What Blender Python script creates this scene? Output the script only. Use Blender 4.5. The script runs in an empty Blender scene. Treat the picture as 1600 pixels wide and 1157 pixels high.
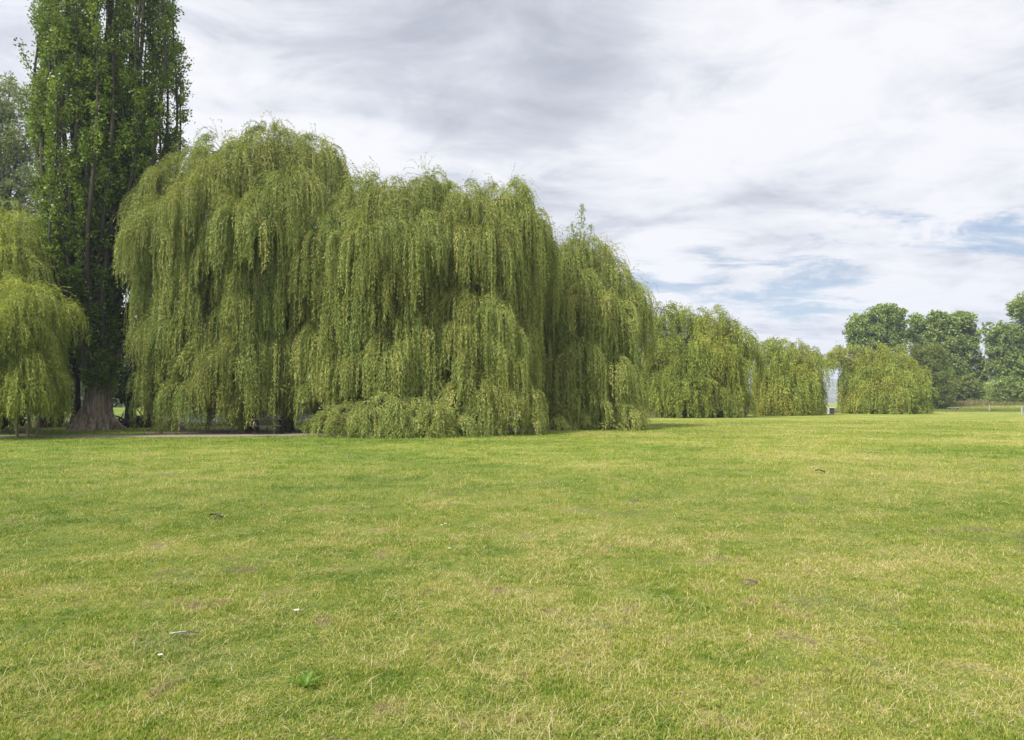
import bpy, math, random
import numpy as np
from mathutils import Vector

random.seed(7)
RNG = np.random.default_rng(7)
R = math.radians
scene = bpy.context.scene
COL = scene.collection

# ------------------------------------------------------------------ camera
F = 1067.0                      # focal length in photo pixels (24 mm on 36 mm)
CAMH = 1.6
HOR = 629.0                     # horizon row in the photo
CX, CY = 800.0, 578.5
PITCH = math.atan((HOR - CY) / F)
cp, sp = math.cos(PITCH), math.sin(PITCH)

cam = bpy.data.cameras.new("camera")
cam.sensor_width = 36.0
cam.lens = 36.0 * F / 1600.0
cam.clip_start = 0.05
cam.clip_end = 20000
co = bpy.data.objects.new("camera", cam)
co.location = (0, 0, CAMH)
co.rotation_euler = (math.pi / 2 + PITCH, 0, 0)
COL.objects.link(co)
scene.camera = co


def raydir(px, py):
    x = (px - CX) / F
    y = (CY - py) / F
    return np.array([x, cp - y * sp, sp + y * cp])


def at(px, py, Y):
    """world point seen at photo pixel (px,py) at world distance Y in front"""
    d = raydir(px, py)
    t = Y / d[1]
    return np.array([d[0] * t, Y, CAMH + d[2] * t])


def ground_at(px, py):
    d = raydir(px, py)
    t = -CAMH / d[2]
    return np.array([d[0] * t, d[1] * t, 0.0])


# ------------------------------------------------------------------ tagging
def tag(o, label=None, cat=None, group=None, kind=None):
    if label: o["label"] = label
    if cat: o["category"] = cat
    if group: o["group"] = group
    if kind: o["kind"] = kind
    return o


def empty(name, loc, label, cat, group=None):
    o = bpy.data.objects.new(name, None)
    o.empty_display_size = 0.2
    o.location = loc
    COL.objects.link(o)
    return tag(o, label, cat, group)


def mesh_np(name, V, faces, mat, parent=None, tint=None, smooth=False, origin=None):
    """faces: list of (int array (n,k)); tint: per-face float array in the same order"""
    V = np.asarray(V, dtype=np.float64)
    if origin is None:
        origin = np.array(parent.location) if parent is not None else np.zeros(3)
    V = V - np.asarray(origin)
    me = bpy.data.meshes.new(name)
    me.vertices.add(len(V))
    me.vertices.foreach_set("co", V.astype(np.float32).ravel())
    loops = np.concatenate([f.ravel() for f in faces]).astype(np.int32)
    tot = np.concatenate([np.full(len(f), f.shape[1], dtype=np.int32) for f in faces])
    start = np.concatenate([[0], np.cumsum(tot)[:-1]]).astype(np.int32)
    me.loops.add(len(loops))
    me.loops.foreach_set("vertex_index", loops)
    me.polygons.add(len(tot))
    me.polygons.foreach_set("loop_start", start)
    me.polygons.foreach_set("loop_total", tot)
    me.polygons.foreach_set("use_smooth", np.full(len(tot), smooth, dtype=bool))
    me.update(calc_edges=True)
    if tint is not None:
        a = me.attributes.new("tint", 'FLOAT', 'FACE')
        a.data.foreach_set("value", np.asarray(tint, dtype=np.float32))
    if mat: me.materials.append(mat)
    o = bpy.data.objects.new(name, me)
    COL.objects.link(o)
    if parent is not None:
        o.parent = parent
    else:
        o.location = origin
    return o


class MB:
    """collects simple shapes into one mesh"""
    def __init__(self): self.v = []; self.f = {}; self.n = 0
    def add(self, V, faces):
        V = np.asarray(V, float)
        for f in faces:
            f = np.asarray(f)
            if f.ndim == 1: f = f[None]
            self.f.setdefault(f.shape[1], []).append(f + self.n)
        self.v.append(V); self.n += len(V)
    def box(self, c, s, rz=0.0, bev=0.0):
        c = np.array(c, float); h = np.array(s, float) / 2
        b = min(bev, h.min() * 0.9)
        if b <= 0:
            V = np.array([[x, y, z] for z in (-1, 1) for y in (-1, 1) for x in (-1, 1)]) * h
            fs = [(0, 2, 3, 1), (4, 5, 7, 6), (0, 1, 5, 4), (2, 6, 7, 3), (0, 4, 6, 2), (1, 3, 7, 5)]
        else:
            V = []; 
            loops = [(-h[2], b), (-h[2] + b, 0), (h[2] - b, 0), (h[2], b)]
            for z, i in loops:
                x, y = h[0] - i, h[1] - i
                q = b if i == 0 else b * 0.4
                V += [[-x + q, -y, z], [x - q, -y, z], [x, -y + q, z], [x, y - q, z], [x - q, y, z], [-x + q, y, z], [-x, y - q, z], [-x, -y + q, z]]
            V = np.array(V); fs = []
            for k in range(3):
                for j in range(8):
                    a, d = k * 8 + j, k * 8 + (j + 1) % 8
                    fs.append((a, d, d + 8, a + 8))
            self._rot_add(V, fs + [], c, rz)
            self.add(self._r(V[[0,1,2,3,4,5,6,7]], c, rz), [np.arange(7, -1, -1)])
            self.add(self._r(V[[24,25,26,27,28,29,30,31]], c, rz), [np.arange(8)])
            return
        self._rot_add(V, fs, c, rz)
    def _r(self, V, c, rz):
        ca, sa = math.cos(rz), math.sin(rz)
        W = V.copy(); W[:, 0] = V[:, 0] * ca - V[:, 1] * sa; W[:, 1] = V[:, 0] * sa + V[:, 1] * ca
        return W + c
    def _rot_add(self, V, fs, c, rz): self.add(self._r(V, c, rz), [np.array(fs)])
    def tube(self, pts, rad, n=8, lobes=0, lobeamp=None, cap=True, rough=0.0):
        P = np.array(pts, float); m = len(P); rad = np.array(rad, float)
        T = np.gradient(P, axis=0); T /= np.linalg.norm(T, axis=1)[:, None] + 1e-9
        ref = np.array([0.3, 1.0, 0.13]); 
        A = np.cross(T, ref); A /= np.linalg.norm(A, axis=1)[:, None] + 1e-9
        B = np.cross(T, A)
        th = np.arange(n) * 2 * math.pi / n
        rr = rad[:, None] * np.ones(n)[None]
        if lobes:
            ph = 0.7
            rr = rr * (1 + lobeamp[:, None] * (np.sin(lobes * th + ph) + 0.5 * np.sin((lobes + 3) * th + 2))[None])
        if rough: rr = rr * (1 + RNG.normal(0, rough, rr.shape))
        V = P[:, None] + rr[..., None] * (np.cos(th)[None, :, None] * A[:, None] + np.sin(th)[None, :, None] * B[:, None])
        V = V.reshape(-1, 3)
        i = np.arange(m - 1)[:, None] * n + np.arange(n)[None]
        j = np.arange(m - 1)[:, None] * n + (np.arange(n)[None] + 1) % n
        q = np.stack([i, j, j + n, i + n], -1).reshape(-1, 4)
        fs = [q]
        self.add(V, fs)
        if cap:
            self.add(V[-n:], [np.arange(n)])
    def build(self, name, mat, parent=None, smooth=False, origin=None, tint=None):
        V = np.concatenate(self.v)
        fs = [np.concatenate(x) for x in self.f.values()]
        return mesh_np(name, V, fs, mat, parent, tint, smooth, origin)


# ------------------------------------------------------------------ terrain function
def vnoise(x, y, s, seed):
    """smooth value noise"""
    x = np.asarray(x) / s; y = np.asarray(y) / s
    xi = np.floor(x).astype(np.int64); yi = np.floor(y).astype(np.int64)
    fx = x - xi; fy = y - yi
    fx = fx * fx * (3 - 2 * fx); fy = fy * fy * (3 - 2 * fy)
    def h(a, b):
        n = (a * 374761393 + b * 668265263 + seed * 974711) & 0xffffffff
        n = ((n ^ (n >> 13)) * 1274126177) & 0xffffffff
        return ((n ^ (n >> 16)) & 0xffff) / 65535.0
    return (h(xi, yi) * (1 - fx) + h(xi + 1, yi) * fx) * (1 - fy) + (h(xi, yi + 1) * (1 - fx) + h(xi + 1, yi + 1) * fx) * fy


BANK = np.array([(-900, 30), (-120, 41), (-24, 45), (-4, 55), (8, 63), (14, 73), (20, 83), (30, 92), (38, 98), (47, 105), (62, 122), (80, 165), (110, 260), (300, 900), (500, 2500)], float)


def bank_d(x, y):
    """signed distance to the river edge, positive on the water side"""
    x = np.asarray(x, float); y = np.asarray(y, float)
    best = np.full(x.shape, 1e9); sg = np.ones(x.shape)
    for a, b in zip(BANK[:-1], BANK[1:]):
        d = b - a; L2 = d @ d
        t = np.clip(((x - a[0]) * d[0] + (y - a[1]) * d[1]) / L2, 0, 1)
        ex = x - a[0] - t * d[0]; ey = y - a[1] - t * d[1]
        dist = np.hypot(ex, ey)
        cr = d[0] * (y - a[1]) - d[1] * (x - a[0])
        m = dist < best
        best = np.where(m, dist, best); sg = np.where(m, np.sign(cr), sg)
    return best * sg


def sstep(a, b, x):
    t = np.clip((x - a) / (b - a), 0, 1)
    return t * t * (3 - 2 * t)


def gz(x, y):
    x = np.asarray(x, float); y = np.asarray(y, float)
    d = bank_d(x, y)
    und = (vnoise(x, y, 9.0, 3) - 0.5) * 0.10 + (vnoise(x, y, 3.5, 5) - 0.5) * 0.04
    und = und * (1 - 0.6 * sstep(15, 40, y))
    z = und - 1.9 * sstep(0, 4, d + (vnoise(x, y, 2.5, 8) - .5) * 1.5) + 2.2 * sstep(118, 126, d)
    # low dyke at the far right end of the field
    ridge = sstep(60, 75, x) * np.exp(-((y - 137 + 0.05 * x) / 6.0) ** 2)
    z = z + 1.0 * ridge + sstep(135, 160, y) * (d < 0) * 0.2
    # far low rise on the other shore
    return z


# ------------------------------------------------------------------ materials
def new_mat(name):
    m = bpy.data.materials.new(name); m.use_nodes = True
    nt = m.node_tree; nt.nodes.clear()
    return m, nt, nt.nodes, nt.links


def out_surface(nt, sock):
    o = nt.nodes.new("ShaderNodeOutputMaterial"); nt.links.new(sock, o.inputs["Surface"]); return o


def ramp(nt, stops, interp='LINEAR'):
    r = nt.nodes.new("ShaderNodeValToRGB"); cr = r.color_ramp; cr.interpolation = interp
    while len(cr.elements) < len(stops): cr.elements.new(0.5)
    for e, (p, c) in zip(cr.elements, stops):
        e.position = p; e.color = (*c, 1) if len(c) == 3 else c
    return r


def noise(nt, vec, scale, detail=3, rough=0.5, dim='3D'):
    n = nt.nodes.new("ShaderNodeTexNoise"); n.noise_dimensions = dim
    n.inputs["Scale"].default_value = scale; n.inputs["Detail"].default_value = detail
    n.inputs["Roughness"].default_value = rough
    if vec is not None: nt.links.new(vec, n.inputs["Vector"])
    return n


def math_n(nt, op, a, b=None, c=None, clamp=False):
    n = nt.nodes.new("ShaderNodeMath"); n.operation = op; n.use_clamp = clamp
    for i, v in enumerate((a, b, c)):
        if v is None: continue
        if isinstance(v, (int, float)): n.inputs[i].default_value = v
        else: nt.links.new(v, n.inputs[i])
    return n.outputs[0]


def maprange(nt, v, a, b, c=0.0, d=1.0, smooth=True):
    n = nt.nodes.new("ShaderNodeMapRange"); n.interpolation_type = 'SMOOTHSTEP' if smooth else 'LINEAR'
    nt.links.new(v, n.inputs[0])
    n.inputs[1].default_value = a; n.inputs[2].default_value = b
    n.inputs[3].default_value = c; n.inputs[4].default_value = d
    return n.outputs[0]


def mixc(nt, fac, a, b, mode='MIX'):
    n = nt.nodes.new("ShaderNodeMix"); n.data_type = 'RGBA'; n.blend_type = mode
    for s, v in ((n.inputs[0], fac), (n.inputs[6], a), (n.inputs[7], b)):
        if isinstance(v, (int, float)): s.default_value = v
        elif isinstance(v, tuple): s.default_value = (*v, 1) if len(v) == 3 else v
        else: nt.links.new(v, s)
    return n.outputs[2]


def leaf_mat(name, stops, trans=0.35, rough=0.5, patch=None):
    m, nt, N, L = new_mat(name)
    at_ = N.new("ShaderNodeAttribute"); at_.attribute_name = "tint"
    r = ramp(nt, stops); L.new(at_.outputs["Fac"], r.inputs[0])
    colr = r.outputs[0]
    if patch:
        geo = N.new("ShaderNodeNewGeometry")
        n = noise(nt, geo.outputs["Position"], patch[0], 2)
        f = maprange(nt, n.outputs[0], 0.42, 0.62)
        f = math_n(nt, 'MULTIPLY', f, patch[2])
        colr = mixc(nt, f, colr, patch[1])
    b = N.new("ShaderNodeBsdfPrincipled")
    L.new(colr, b.inputs["Base Color"])
    b.inputs["Roughness"].default_value = rough
    b.inputs["Specular IOR Level"].default_value = 0.2
    t = N.new("ShaderNodeBsdfTranslucent")
    g = mixc(nt, 1.0, colr, (1.25, 1.2, 0.6), 'MULTIPLY'); L.new(g, t.inputs[0])
    mx = N.new("ShaderNodeMixShader"); mx.inputs[0].default_value = trans
    L.new(b.outputs[0], mx.inputs[1]); L.new(t.outputs[0], mx.inputs[2])
    out_surface(nt, mx.outputs[0])
    return m


def bark_mat(name, c1, c2, sc=6.0, bump=0.6):
    m, nt, N, L = new_mat(name)
    geo = N.new("ShaderNodeNewGeometry")
    mp = N.new("ShaderNodeMapping"); mp.inputs["Scale"].default_value = (1, 1, 0.14)
    L.new(geo.outputs["Position"], mp.inputs[0])
    n = noise(nt, mp.outputs[0], sc, 6, 0.65)
    n2 = noise(nt, geo.outputs["Position"], 1.1, 3)
    r = ramp(nt, [(0.35, c1), (0.62, c2)]); L.new(n.outputs[0], r.inputs[0])
    cc = mixc(nt, maprange(nt, n2.outputs[0], .45, .7, 0, .35), r.outputs[0], (0.10, 0.115, 0.07))
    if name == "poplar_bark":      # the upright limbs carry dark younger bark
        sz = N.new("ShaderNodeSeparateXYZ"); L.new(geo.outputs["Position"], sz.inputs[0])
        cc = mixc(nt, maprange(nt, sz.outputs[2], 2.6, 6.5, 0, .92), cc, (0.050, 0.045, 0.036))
    b = N.new("ShaderNodeBsdfPrincipled"); b.inputs["Roughness"].default_value = 0.95
    b.inputs["Specular IOR Level"].default_value = 0.15
    L.new(cc, b.inputs["Base Color"])
    bp = N.new("ShaderNodeBump"); bp.inputs["Strength"].default_value = bump; bp.inputs["Distance"].default_value = 0.05
    L.new(n.outputs[0], bp.inputs["Height"]); L.new(bp.outputs[0], b.inputs["Normal"])
    out_surface(nt, b.outputs[0])
    return m


def plain_mat(name, c, rough=0.8, var=0.25, sc=8.0):
    m, nt, N, L = new_mat(name)
    geo = N.new("ShaderNodeNewGeometry")
    n = noise(nt, geo.outputs["Position"], sc, 4, 0.6)
    f = maprange(nt, n.outputs[0], 0.35, 0.65)
    c2 = tuple(max(0, x * (1 - var)) for x in c)
    cc = mixc(nt, f, c, c2)
    b = N.new("ShaderNodeBsdfPrincipled"); b.inputs["Roughness"].default_value = rough
    L.new(cc, b.inputs["Base Color"]); out_surface(nt, b.outputs[0])
    return m


# grass colour as a shared node group: the ground and the blades take the same patches
def grass_group():
    g = bpy.data.node_groups.new("grass_colour", 'ShaderNodeTree')
    g.interface.new_socket("Rnd", in_out='INPUT', socket_type='NodeSocketFloat')
    g.interface.new_socket("Color", in_out='OUTPUT', socket_type='NodeSocketColor')
    nt = g; N = g.nodes; L = g.links
    gi = N.new("NodeGroupInput"); go = N.new("NodeGroupOutput")
    geo = N.new("ShaderNodeNewGeometry")
    sx = N.new("ShaderNodeSeparateXYZ"); L.new(geo.outputs["Position"], sx.inputs[0])
    cx = N.new("ShaderNodeCombineXYZ"); L.new(sx.outputs[0], cx.inputs[0]); L.new(sx.outputs[1], cx.inputs[1])
    v = cx.outputs[0]
    n1 = noise(nt, v, 0.16, 4, 0.6).outputs[0]
    n2 = noise(nt, v, 1.1, 4, 0.6).outputs[0]
    n3 = noise(nt, v, 2.6, 5, 0.7).outputs[0]
    n4 = noise(nt, v, 0.55, 3, 0.6).outputs[0]
    # dryness: drier to the right and towards the camera
    xr = maprange(nt, sx.outputs[0], -6, 9, -0.04, 0.035)
    yr = maprange(nt, sx.outputs[1], 3, 16, 0.045, -0.005)
    d = math_n(nt, 'ADD', math_n(nt, 'MULTIPLY', n1, 0.55), math_n(nt, 'MULTIPLY', n2, 0.45))
    d = math_n(nt, 'MULTIPLY_ADD', d, 1.15, -0.085)
    d = math_n(nt, 'ADD', d, xr); d = math_n(nt, 'ADD', d, yr)
    n5 = noise(nt, v, 7.5, 4, 0.65).outputs[0]
    d = math_n(nt, 'ADD', d, math_n(nt, 'MULTIPLY_ADD', n5, 0.42, -0.21))
    d = math_n(nt, 'ADD', d, math_n(nt, 'MULTIPLY_ADD', n3, 0.40, -0.20))
    rr = math_n(nt, 'MULTIPLY_ADD', gi.outputs[0], 0.26, -0.12)
    dd = math_n(nt, 'ADD', d, rr)
    r = ramp(nt, [(0.30, (0.075, 0.150, 0.014)), (0.43, (0.165, 0.250, 0.022)), (0.55, (0.29, 0.320, 0.045)), (0.67, (0.44, 0.40, 0.12)), (0.86, (0.62, 0.53, 0.28))])
    L.new(dd, r.inputs[0])
    # bluish clover patches
    clo = math_n(nt, 'MULTIPLY', maprange(nt, n4, 0.56, 0.66), maprange(nt, n3, 0.42, 0.55))
    c = mixc(nt, math_n(nt, 'MULTIPLY', clo, 0.55), r.outputs[0], (0.09, 0.17, 0.045))
    # brown thatch and bare spots
    br = math_n(nt, 'MULTIPLY', maprange(nt, n3, 0.55, 0.66), maprange(nt, n2, 0.44, 0.56))
    c = mixc(nt, math_n(nt, 'MULTIPLY', br, 0.75), c, (0.27, 0.20, 0.12))
    L.new(c, go.inputs[0])
    return g


GG = grass_group()


def blade_mat():
    m, nt, N, L = new_mat("grass_blades")
    a = N.new("ShaderNodeAttribute"); a.attribute_name = "tint"
    g = N.new("ShaderNodeGroup"); g.node_tree = GG; L.new(a.outputs["Fac"], g.inputs[0])
    b = N.new("ShaderNodeBsdfPrincipled"); b.inputs["Roughness"].default_value = 0.55
    b.inputs["Specular IOR Level"].default_value = 0.3
    L.new(g.outputs[0], b.inputs["Base Color"])
    t = N.new("ShaderNodeBsdfTranslucent"); L.new(g.outputs[0], t.inputs[0])
    mx = N.new("ShaderNodeMixShader"); mx.inputs[0].default_value = 0.4
    L.new(b.outputs[0], mx.inputs[1]); L.new(t.outputs[0], mx.inputs[2])
    out_surface(nt, mx.outputs[0]); return m


def lawn_mat():
    m, nt, N, L = new_mat("lawn")
    g = N.new("ShaderNodeGroup"); g.node_tree = GG
    geo = N.new("ShaderNodeNewGeometry")
    mp = N.new("ShaderNodeMapping"); mp.inputs["Scale"].default_value = (1, 0.45, 1); L.new(geo.outputs["Position"], mp.inputs[0])
    nf = noise(nt, mp.outputs[0], 9.0, 8, 0.75)
    L.new(maprange(nt, nf.outputs[0], 0.3, 0.7, 0, 1, False), g.inputs[0])
    fine = noise(nt, geo.outputs["Position"], 38.0, 4, 0.7)
    c = mixc(nt, maprange(nt, fine.outputs[0], 0.35, 0.65, 0.75, 0.0), g.outputs[0], (0.055, 0.055, 0.022))
    # between the blades close to the camera the brown thatch layer shows
    sy = N.new("ShaderNodeSeparateXYZ"); L.new(geo.outputs["Position"], sy.inputs[0])
    c = mixc(nt, maprange(nt, sy.outputs[1], 7, 26, 0.5, 0.0), c, (0.10, 0.105, 0.035))
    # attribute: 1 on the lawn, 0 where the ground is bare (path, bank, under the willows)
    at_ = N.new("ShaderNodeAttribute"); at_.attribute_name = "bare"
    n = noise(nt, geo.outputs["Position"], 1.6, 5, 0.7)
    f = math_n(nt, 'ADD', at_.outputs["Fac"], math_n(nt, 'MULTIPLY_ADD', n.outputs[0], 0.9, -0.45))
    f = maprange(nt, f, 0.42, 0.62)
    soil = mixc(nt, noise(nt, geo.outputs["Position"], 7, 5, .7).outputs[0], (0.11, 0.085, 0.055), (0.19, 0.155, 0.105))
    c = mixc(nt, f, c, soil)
    b = N.new("ShaderNodeBsdfPrincipled"); b.inputs["Roughness"].default_value = 0.95
    b.inputs["Specular IOR Level"].default_value = 0.1
    L.new(c, b.inputs["Base Color"])
    bp = N.new("ShaderNodeBump"); bp.inputs["Strength"].default_value = 0.7; bp.inputs["Distance"].default_value = 0.04
    L.new(fine.outputs[0], bp.inputs["Height"]); L.new(bp.outputs[0], b.inputs["Normal"])
    out_surface(nt, b.outputs[0]); return m


def path_mat():
    m, nt, N, L = new_mat("path_gravel")
    geo = N.new("ShaderNodeNewGeometry")
    n = noise(nt, geo.outputs["Position"], 14, 6, 0.75); n2 = noise(nt, geo.outputs["Position"], 0.9, 3)
    r = ramp(nt, [(0.3, (0.13, 0.10, 0.085)), (0.7, (0.27, 0.215, 0.18))]); L.new(n.outputs[0], r.inputs[0])
    c = mixc(nt, maprange(nt, n2.outputs[0], .5, .7, 0, .5), r.outputs[0], (0.13, 0.13, 0.06))
    b = N.new("ShaderNodeBsdfPrincipled"); b.inputs["Roughness"].default_value = 0.95; L.new(c, b.inputs["Base Color"])
    bp = N.new("ShaderNodeBump"); bp.inputs["Strength"].default_value = 0.6; bp.inputs["Distance"].default_value = 0.03
    L.new(n.outputs[0], bp.inputs["Height"]); L.new(bp.outputs[0], b.inputs["Normal"])
    out_surface(nt, b.outputs[0]); return m


def water_mat():
    m, nt, N, L = new_mat("river_water")
    geo = N.new("ShaderNodeNewGeometry")
    n = noise(nt, geo.outputs["Position"], 1.3, 4, 0.6)
    b = N.new("ShaderNodeBsdfPrincipled"); b.inputs["Base Color"].default_value = (0.05, 0.07, 0.06, 1)
    b.inputs["Roughness"].default_value = 0.06; b.inputs["IOR"].default_value = 1.33
    bp = N.new("ShaderNodeBump"); bp.inputs["Strength"].default_value = 0.6; bp.inputs["Distance"].default_value = 0.12
    L.new(n.outputs[0], bp.inputs["Height"]); L.new(bp.outputs[0], b.inputs["Normal"])
    out_surface(nt, b.outputs[0]); return m


W_NEAR = [(0.0, (0.085, 0.130, 0.028)), (0.35, (0.175, 0.235, 0.052)), (0.7, (0.295, 0.350, 0.092)), (0.92, (0.46, 0.46, 0.14)), (0.97, (0.42, 0.28, 0.10)), (1.0, (0.44, 0.24, 0.10))]
M = dict(
    willow=leaf_mat("willow_leaves", W_NEAR, 0.25, patch=(0.35, (0.23, 0.22, 0.05), 0.35)),
    willow_y=leaf_mat("young_willow_leaves", [(0.0, (0.12, 0.16, 0.026)), (0.4, (0.225, 0.275, 0.05)), (0.8, (0.35, 0.39, 0.09)), (1.0, (0.46, 0.45, 0.13))], 0.4),
    willow_f=leaf_mat("far_willow_leaves", [(0.0, (0.09, 0.13, 0.022)), (0.4, (0.20, 0.255, 0.042)), (0.8, (0.34, 0.385, 0.065)), (1.0, (0.48, 0.44, 0.10))], 0.25, patch=(0.25, (0.25, 0.23, 0.03), 0.4)),
    poplar=leaf_mat("poplar_leaves", [(0.0, (0.060, 0.095, 0.014)), (0.5, (0.135, 0.20, 0.030)), (0.85, (0.22, 0.31, 0.045)), (1.0, (0.32, 0.40, 0.08))], 0.3, 0.4),
    poplar_f=leaf_mat("far_poplar_leaves", [(0.0, (0.10, 0.145, 0.036)), (0.5, (0.20, 0.27, 0.066)), (1.0, (0.34, 0.40, 0.12))], 0.25, 0.45),
    grey=leaf_mat("grey_green_leaves", [(0.0, (0.10, 0.13, 0.045)), (0.5, (0.19, 0.235, 0.085)), (1.0, (0.30, 0.34, 0.15))], 0.3),
    dark=leaf_mat("dark_shrub_leaves", [(0.0, (0.028, 0.045, 0.012)), (0.5, (0.05, 0.08, 0.02)), (1.0, (0.09, 0.13, 0.035))], 0.25),
    bush=leaf_mat("bush_leaves", [(0.0, (0.085, 0.12, 0.025)), (0.5, (0.155, 0.20, 0.045)), (1.0, (0.26, 0.30, 0.09))], 0.3, patch=(0.3, (0.16, 0.15, 0.06), 0.4)),
    reed=leaf_mat("reed_blades", [(0.0, (0.10, 0.12, 0.04)), (0.5, (0.19, 0.18, 0.08)), (1.0, (0.32, 0.25, 0.15))], 0.3),
    dock=leaf_mat("dock_leaf", [(0.0, (0.06, 0.125, 0.010)), (1.0, (0.14, 0.24, 0.022))], 0.35, 0.35),
    bark=bark_mat("willow_bark", (0.055, 0.045, 0.035), (0.15, 0.125, 0.10)),
    bark_pop=bark_mat("poplar_bark", (0.10, 0.08, 0.06), (0.36, 0.29, 0.225), 9.0, 1.0),
    bark_pole=bark_mat("young_bark", (0.15, 0.12, 0.09), (0.27, 0.22, 0.17)),
    bark_dark=bark_mat("dark_bark", (0.022, 0.02, 0.016), (0.06, 0.05, 0.04)),  # plain very dark brown bark for bank trees, shrub and fallen wood
    blade=blade_mat(), lawn=lawn_mat(), path=path_mat(), water=water_mat(),
    wood=plain_mat("weathered_dark_wood", (0.04, 0.03, 0.027), 0.7, 0.45, 12),
    slat=plain_mat("weathered_pale_wood", (0.62, 0.60, 0.52), 0.7, 0.3, 10),
    boxdark=plain_mat("dark_painted_metal", (0.055, 0.05, 0.055), 0.5, 0.3, 10),
    boxpale=plain_mat("pale_painted_metal", (0.60, 0.60, 0.62), 0.5, 0.15, 10),
    post=plain_mat("grey_post", (0.36, 0.36, 0.34), 0.7, 0.3, 14),
    white=plain_mat("white_petals", (0.6, 0.6, 0.57), 0.6, 0.08),
    yellow=plain_mat("yellow_disc", (0.7, 0.5, 0.05), 0.6, 0.2),
    feather=plain_mat("dark_feather", (0.05, 0.042, 0.035), 0.6, 0.5, 60),
    soil=plain_mat("fresh_soil", (0.13, 0.095, 0.05), 0.95, 0.55, 30),
    deadleaf=plain_mat("dead_leaf", (0.075, 0.05, 0.035), 0.7, 0.4, 40),
    hill=leaf_mat("hill", [(0, (0.09, 0.11, 0.06)), (1, (0.15, 0.15, 0.09))], 0.0, 0.9, patch=(0.006, (0.24, 0.21, 0.14), 0.6)),
    house=plain_mat("house_wall", (0.7, 0.68, 0.62), 0.8, 0.1, 0.3),
    roof=plain_mat("house_roof", (0.25, 0.15, 0.12), 0.8, 0.2, 0.5),
)

# ------------------------------------------------------------------ ground
PATH_PTS = [(-140, 30.5), (-60, 31.2), (-34, 31.6), (-22, 32.3), (-14, 33.2), (-7, 34.6), (-1, 37.5), (3, 41), (5, 47), (6, 53)]
PA = np.array(PATH_PTS, float)


def path_d(x, y):
    best = np.full(np.shape(x), 1e9)
    for a, b in zip(PA[:-1], PA[1:]):
        d = b - a
        t = np.clip(((x - a[0]) * d[0] + (y - a[1]) * d[1]) / (d @ d), 0, 1)
        best = np.minimum(best, np.hypot(x - a[0] - t * d[0], y - a[1] - t * d[1]))
    return best


def grid_axis(parts):
    out = []
    for a, b, s in parts: out.append(np.arange(a, b, s))
    return np.concatenate(out)


gx = grid_axis([(-1600, -200, 60), (-200, -70, 6), (-70, -14, 1.0), (-14, 14, 0.5), (14, 110, 1.0), (110, 240, 5), (240, 2600, 80)])
gy = grid_axis([(-400, -20, 20), (-20, 0, 2), (0, 18, 0.5), (18, 175, 1.0), (175, 320, 6), (320, 4000, 90)])
GX, GY = np.meshgrid(gx, gy)
GZ = gz(GX, GY)
nx, ny = len(gx), len(gy)
V = np.stack([GX.ravel(), GY.ravel(), GZ.ravel()], -1)
ii = (np.arange(ny - 1)[:, None] * nx + np.arange(nx - 1)[None]).ravel()
quads = np.stack([ii, ii + 1, ii + nx + 1, ii + nx], -1)
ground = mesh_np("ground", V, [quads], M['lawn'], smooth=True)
tag(ground, kind="structure")
bd = bank_d(GX, GY).ravel()
px_, py_ = GX.ravel(), GY.ravel()
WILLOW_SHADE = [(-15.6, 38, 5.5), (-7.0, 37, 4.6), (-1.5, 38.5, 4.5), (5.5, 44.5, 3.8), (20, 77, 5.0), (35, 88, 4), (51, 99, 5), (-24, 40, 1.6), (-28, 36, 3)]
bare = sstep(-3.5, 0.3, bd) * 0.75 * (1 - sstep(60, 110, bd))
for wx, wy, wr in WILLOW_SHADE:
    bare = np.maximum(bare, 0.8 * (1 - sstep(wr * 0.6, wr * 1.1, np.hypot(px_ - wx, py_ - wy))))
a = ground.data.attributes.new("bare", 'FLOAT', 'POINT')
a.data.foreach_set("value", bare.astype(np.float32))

# path sheet, draped a few mm over the ground
def path_sheet():
    n = 260
    seg = np.concatenate([[0], np.cumsum(np.hypot(*np.diff(PA, axis=0).T))])
    s = np.linspace(0, seg[-1], n)
    x = np.interp(s, seg, PA[:, 0]); y = np.interp(s, seg, PA[:, 1])
    for _ in range(6):
        x[1:-1] = (x[:-2] + 2 * x[1:-1] + x[2:]) / 4; y[1:-1] = (y[:-2] + 2 * y[1:-1] + y[2:]) / 4
    tx, ty = np.gradient(x), np.gradient(y); l = np.hypot(tx, ty); nxn, nyn = -ty / l, tx / l
    V = []; k = 7
    for j in range(k):
        u = (j / (k - 1) - 0.5) * 2
        w = 1.15 + (vnoise(s, s * 0 + j, 1.7, 11) - .5) * 0.35
        X = x + nxn * u * w; Y = y + nyn * u * w
        zz = np.maximum.reduce([gz(X, Y), gz(X + .5, Y), gz(X - .5, Y), gz(X, Y + .5), gz(X, Y - .5)]) + 0.018 - 0.02 * (abs(u) > .9)
        V.append(np.stack([X, Y, zz], -1))
    V = np.concatenate(V)
    i = (np.arange(k - 1)[:, None] * n + np.arange(n - 1)[None]).ravel()
    o = mesh_np("path", V, [np.stack([i + n, i + n + 1, i + 1, i], -1)], M['path'], smooth=True)
    tag(o, kind="structure")
path_sheet()

wv = np.array([(-1600, 0, -1.15), (2600, 0, -1.15), (2600, 4000, -1.15), (-1600, 4000, -1.15)], float)
wat = mesh_np("river", wv, [np.array([[0, 1, 2, 3]])], M['water']); tag(wat, kind="structure")


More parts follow.
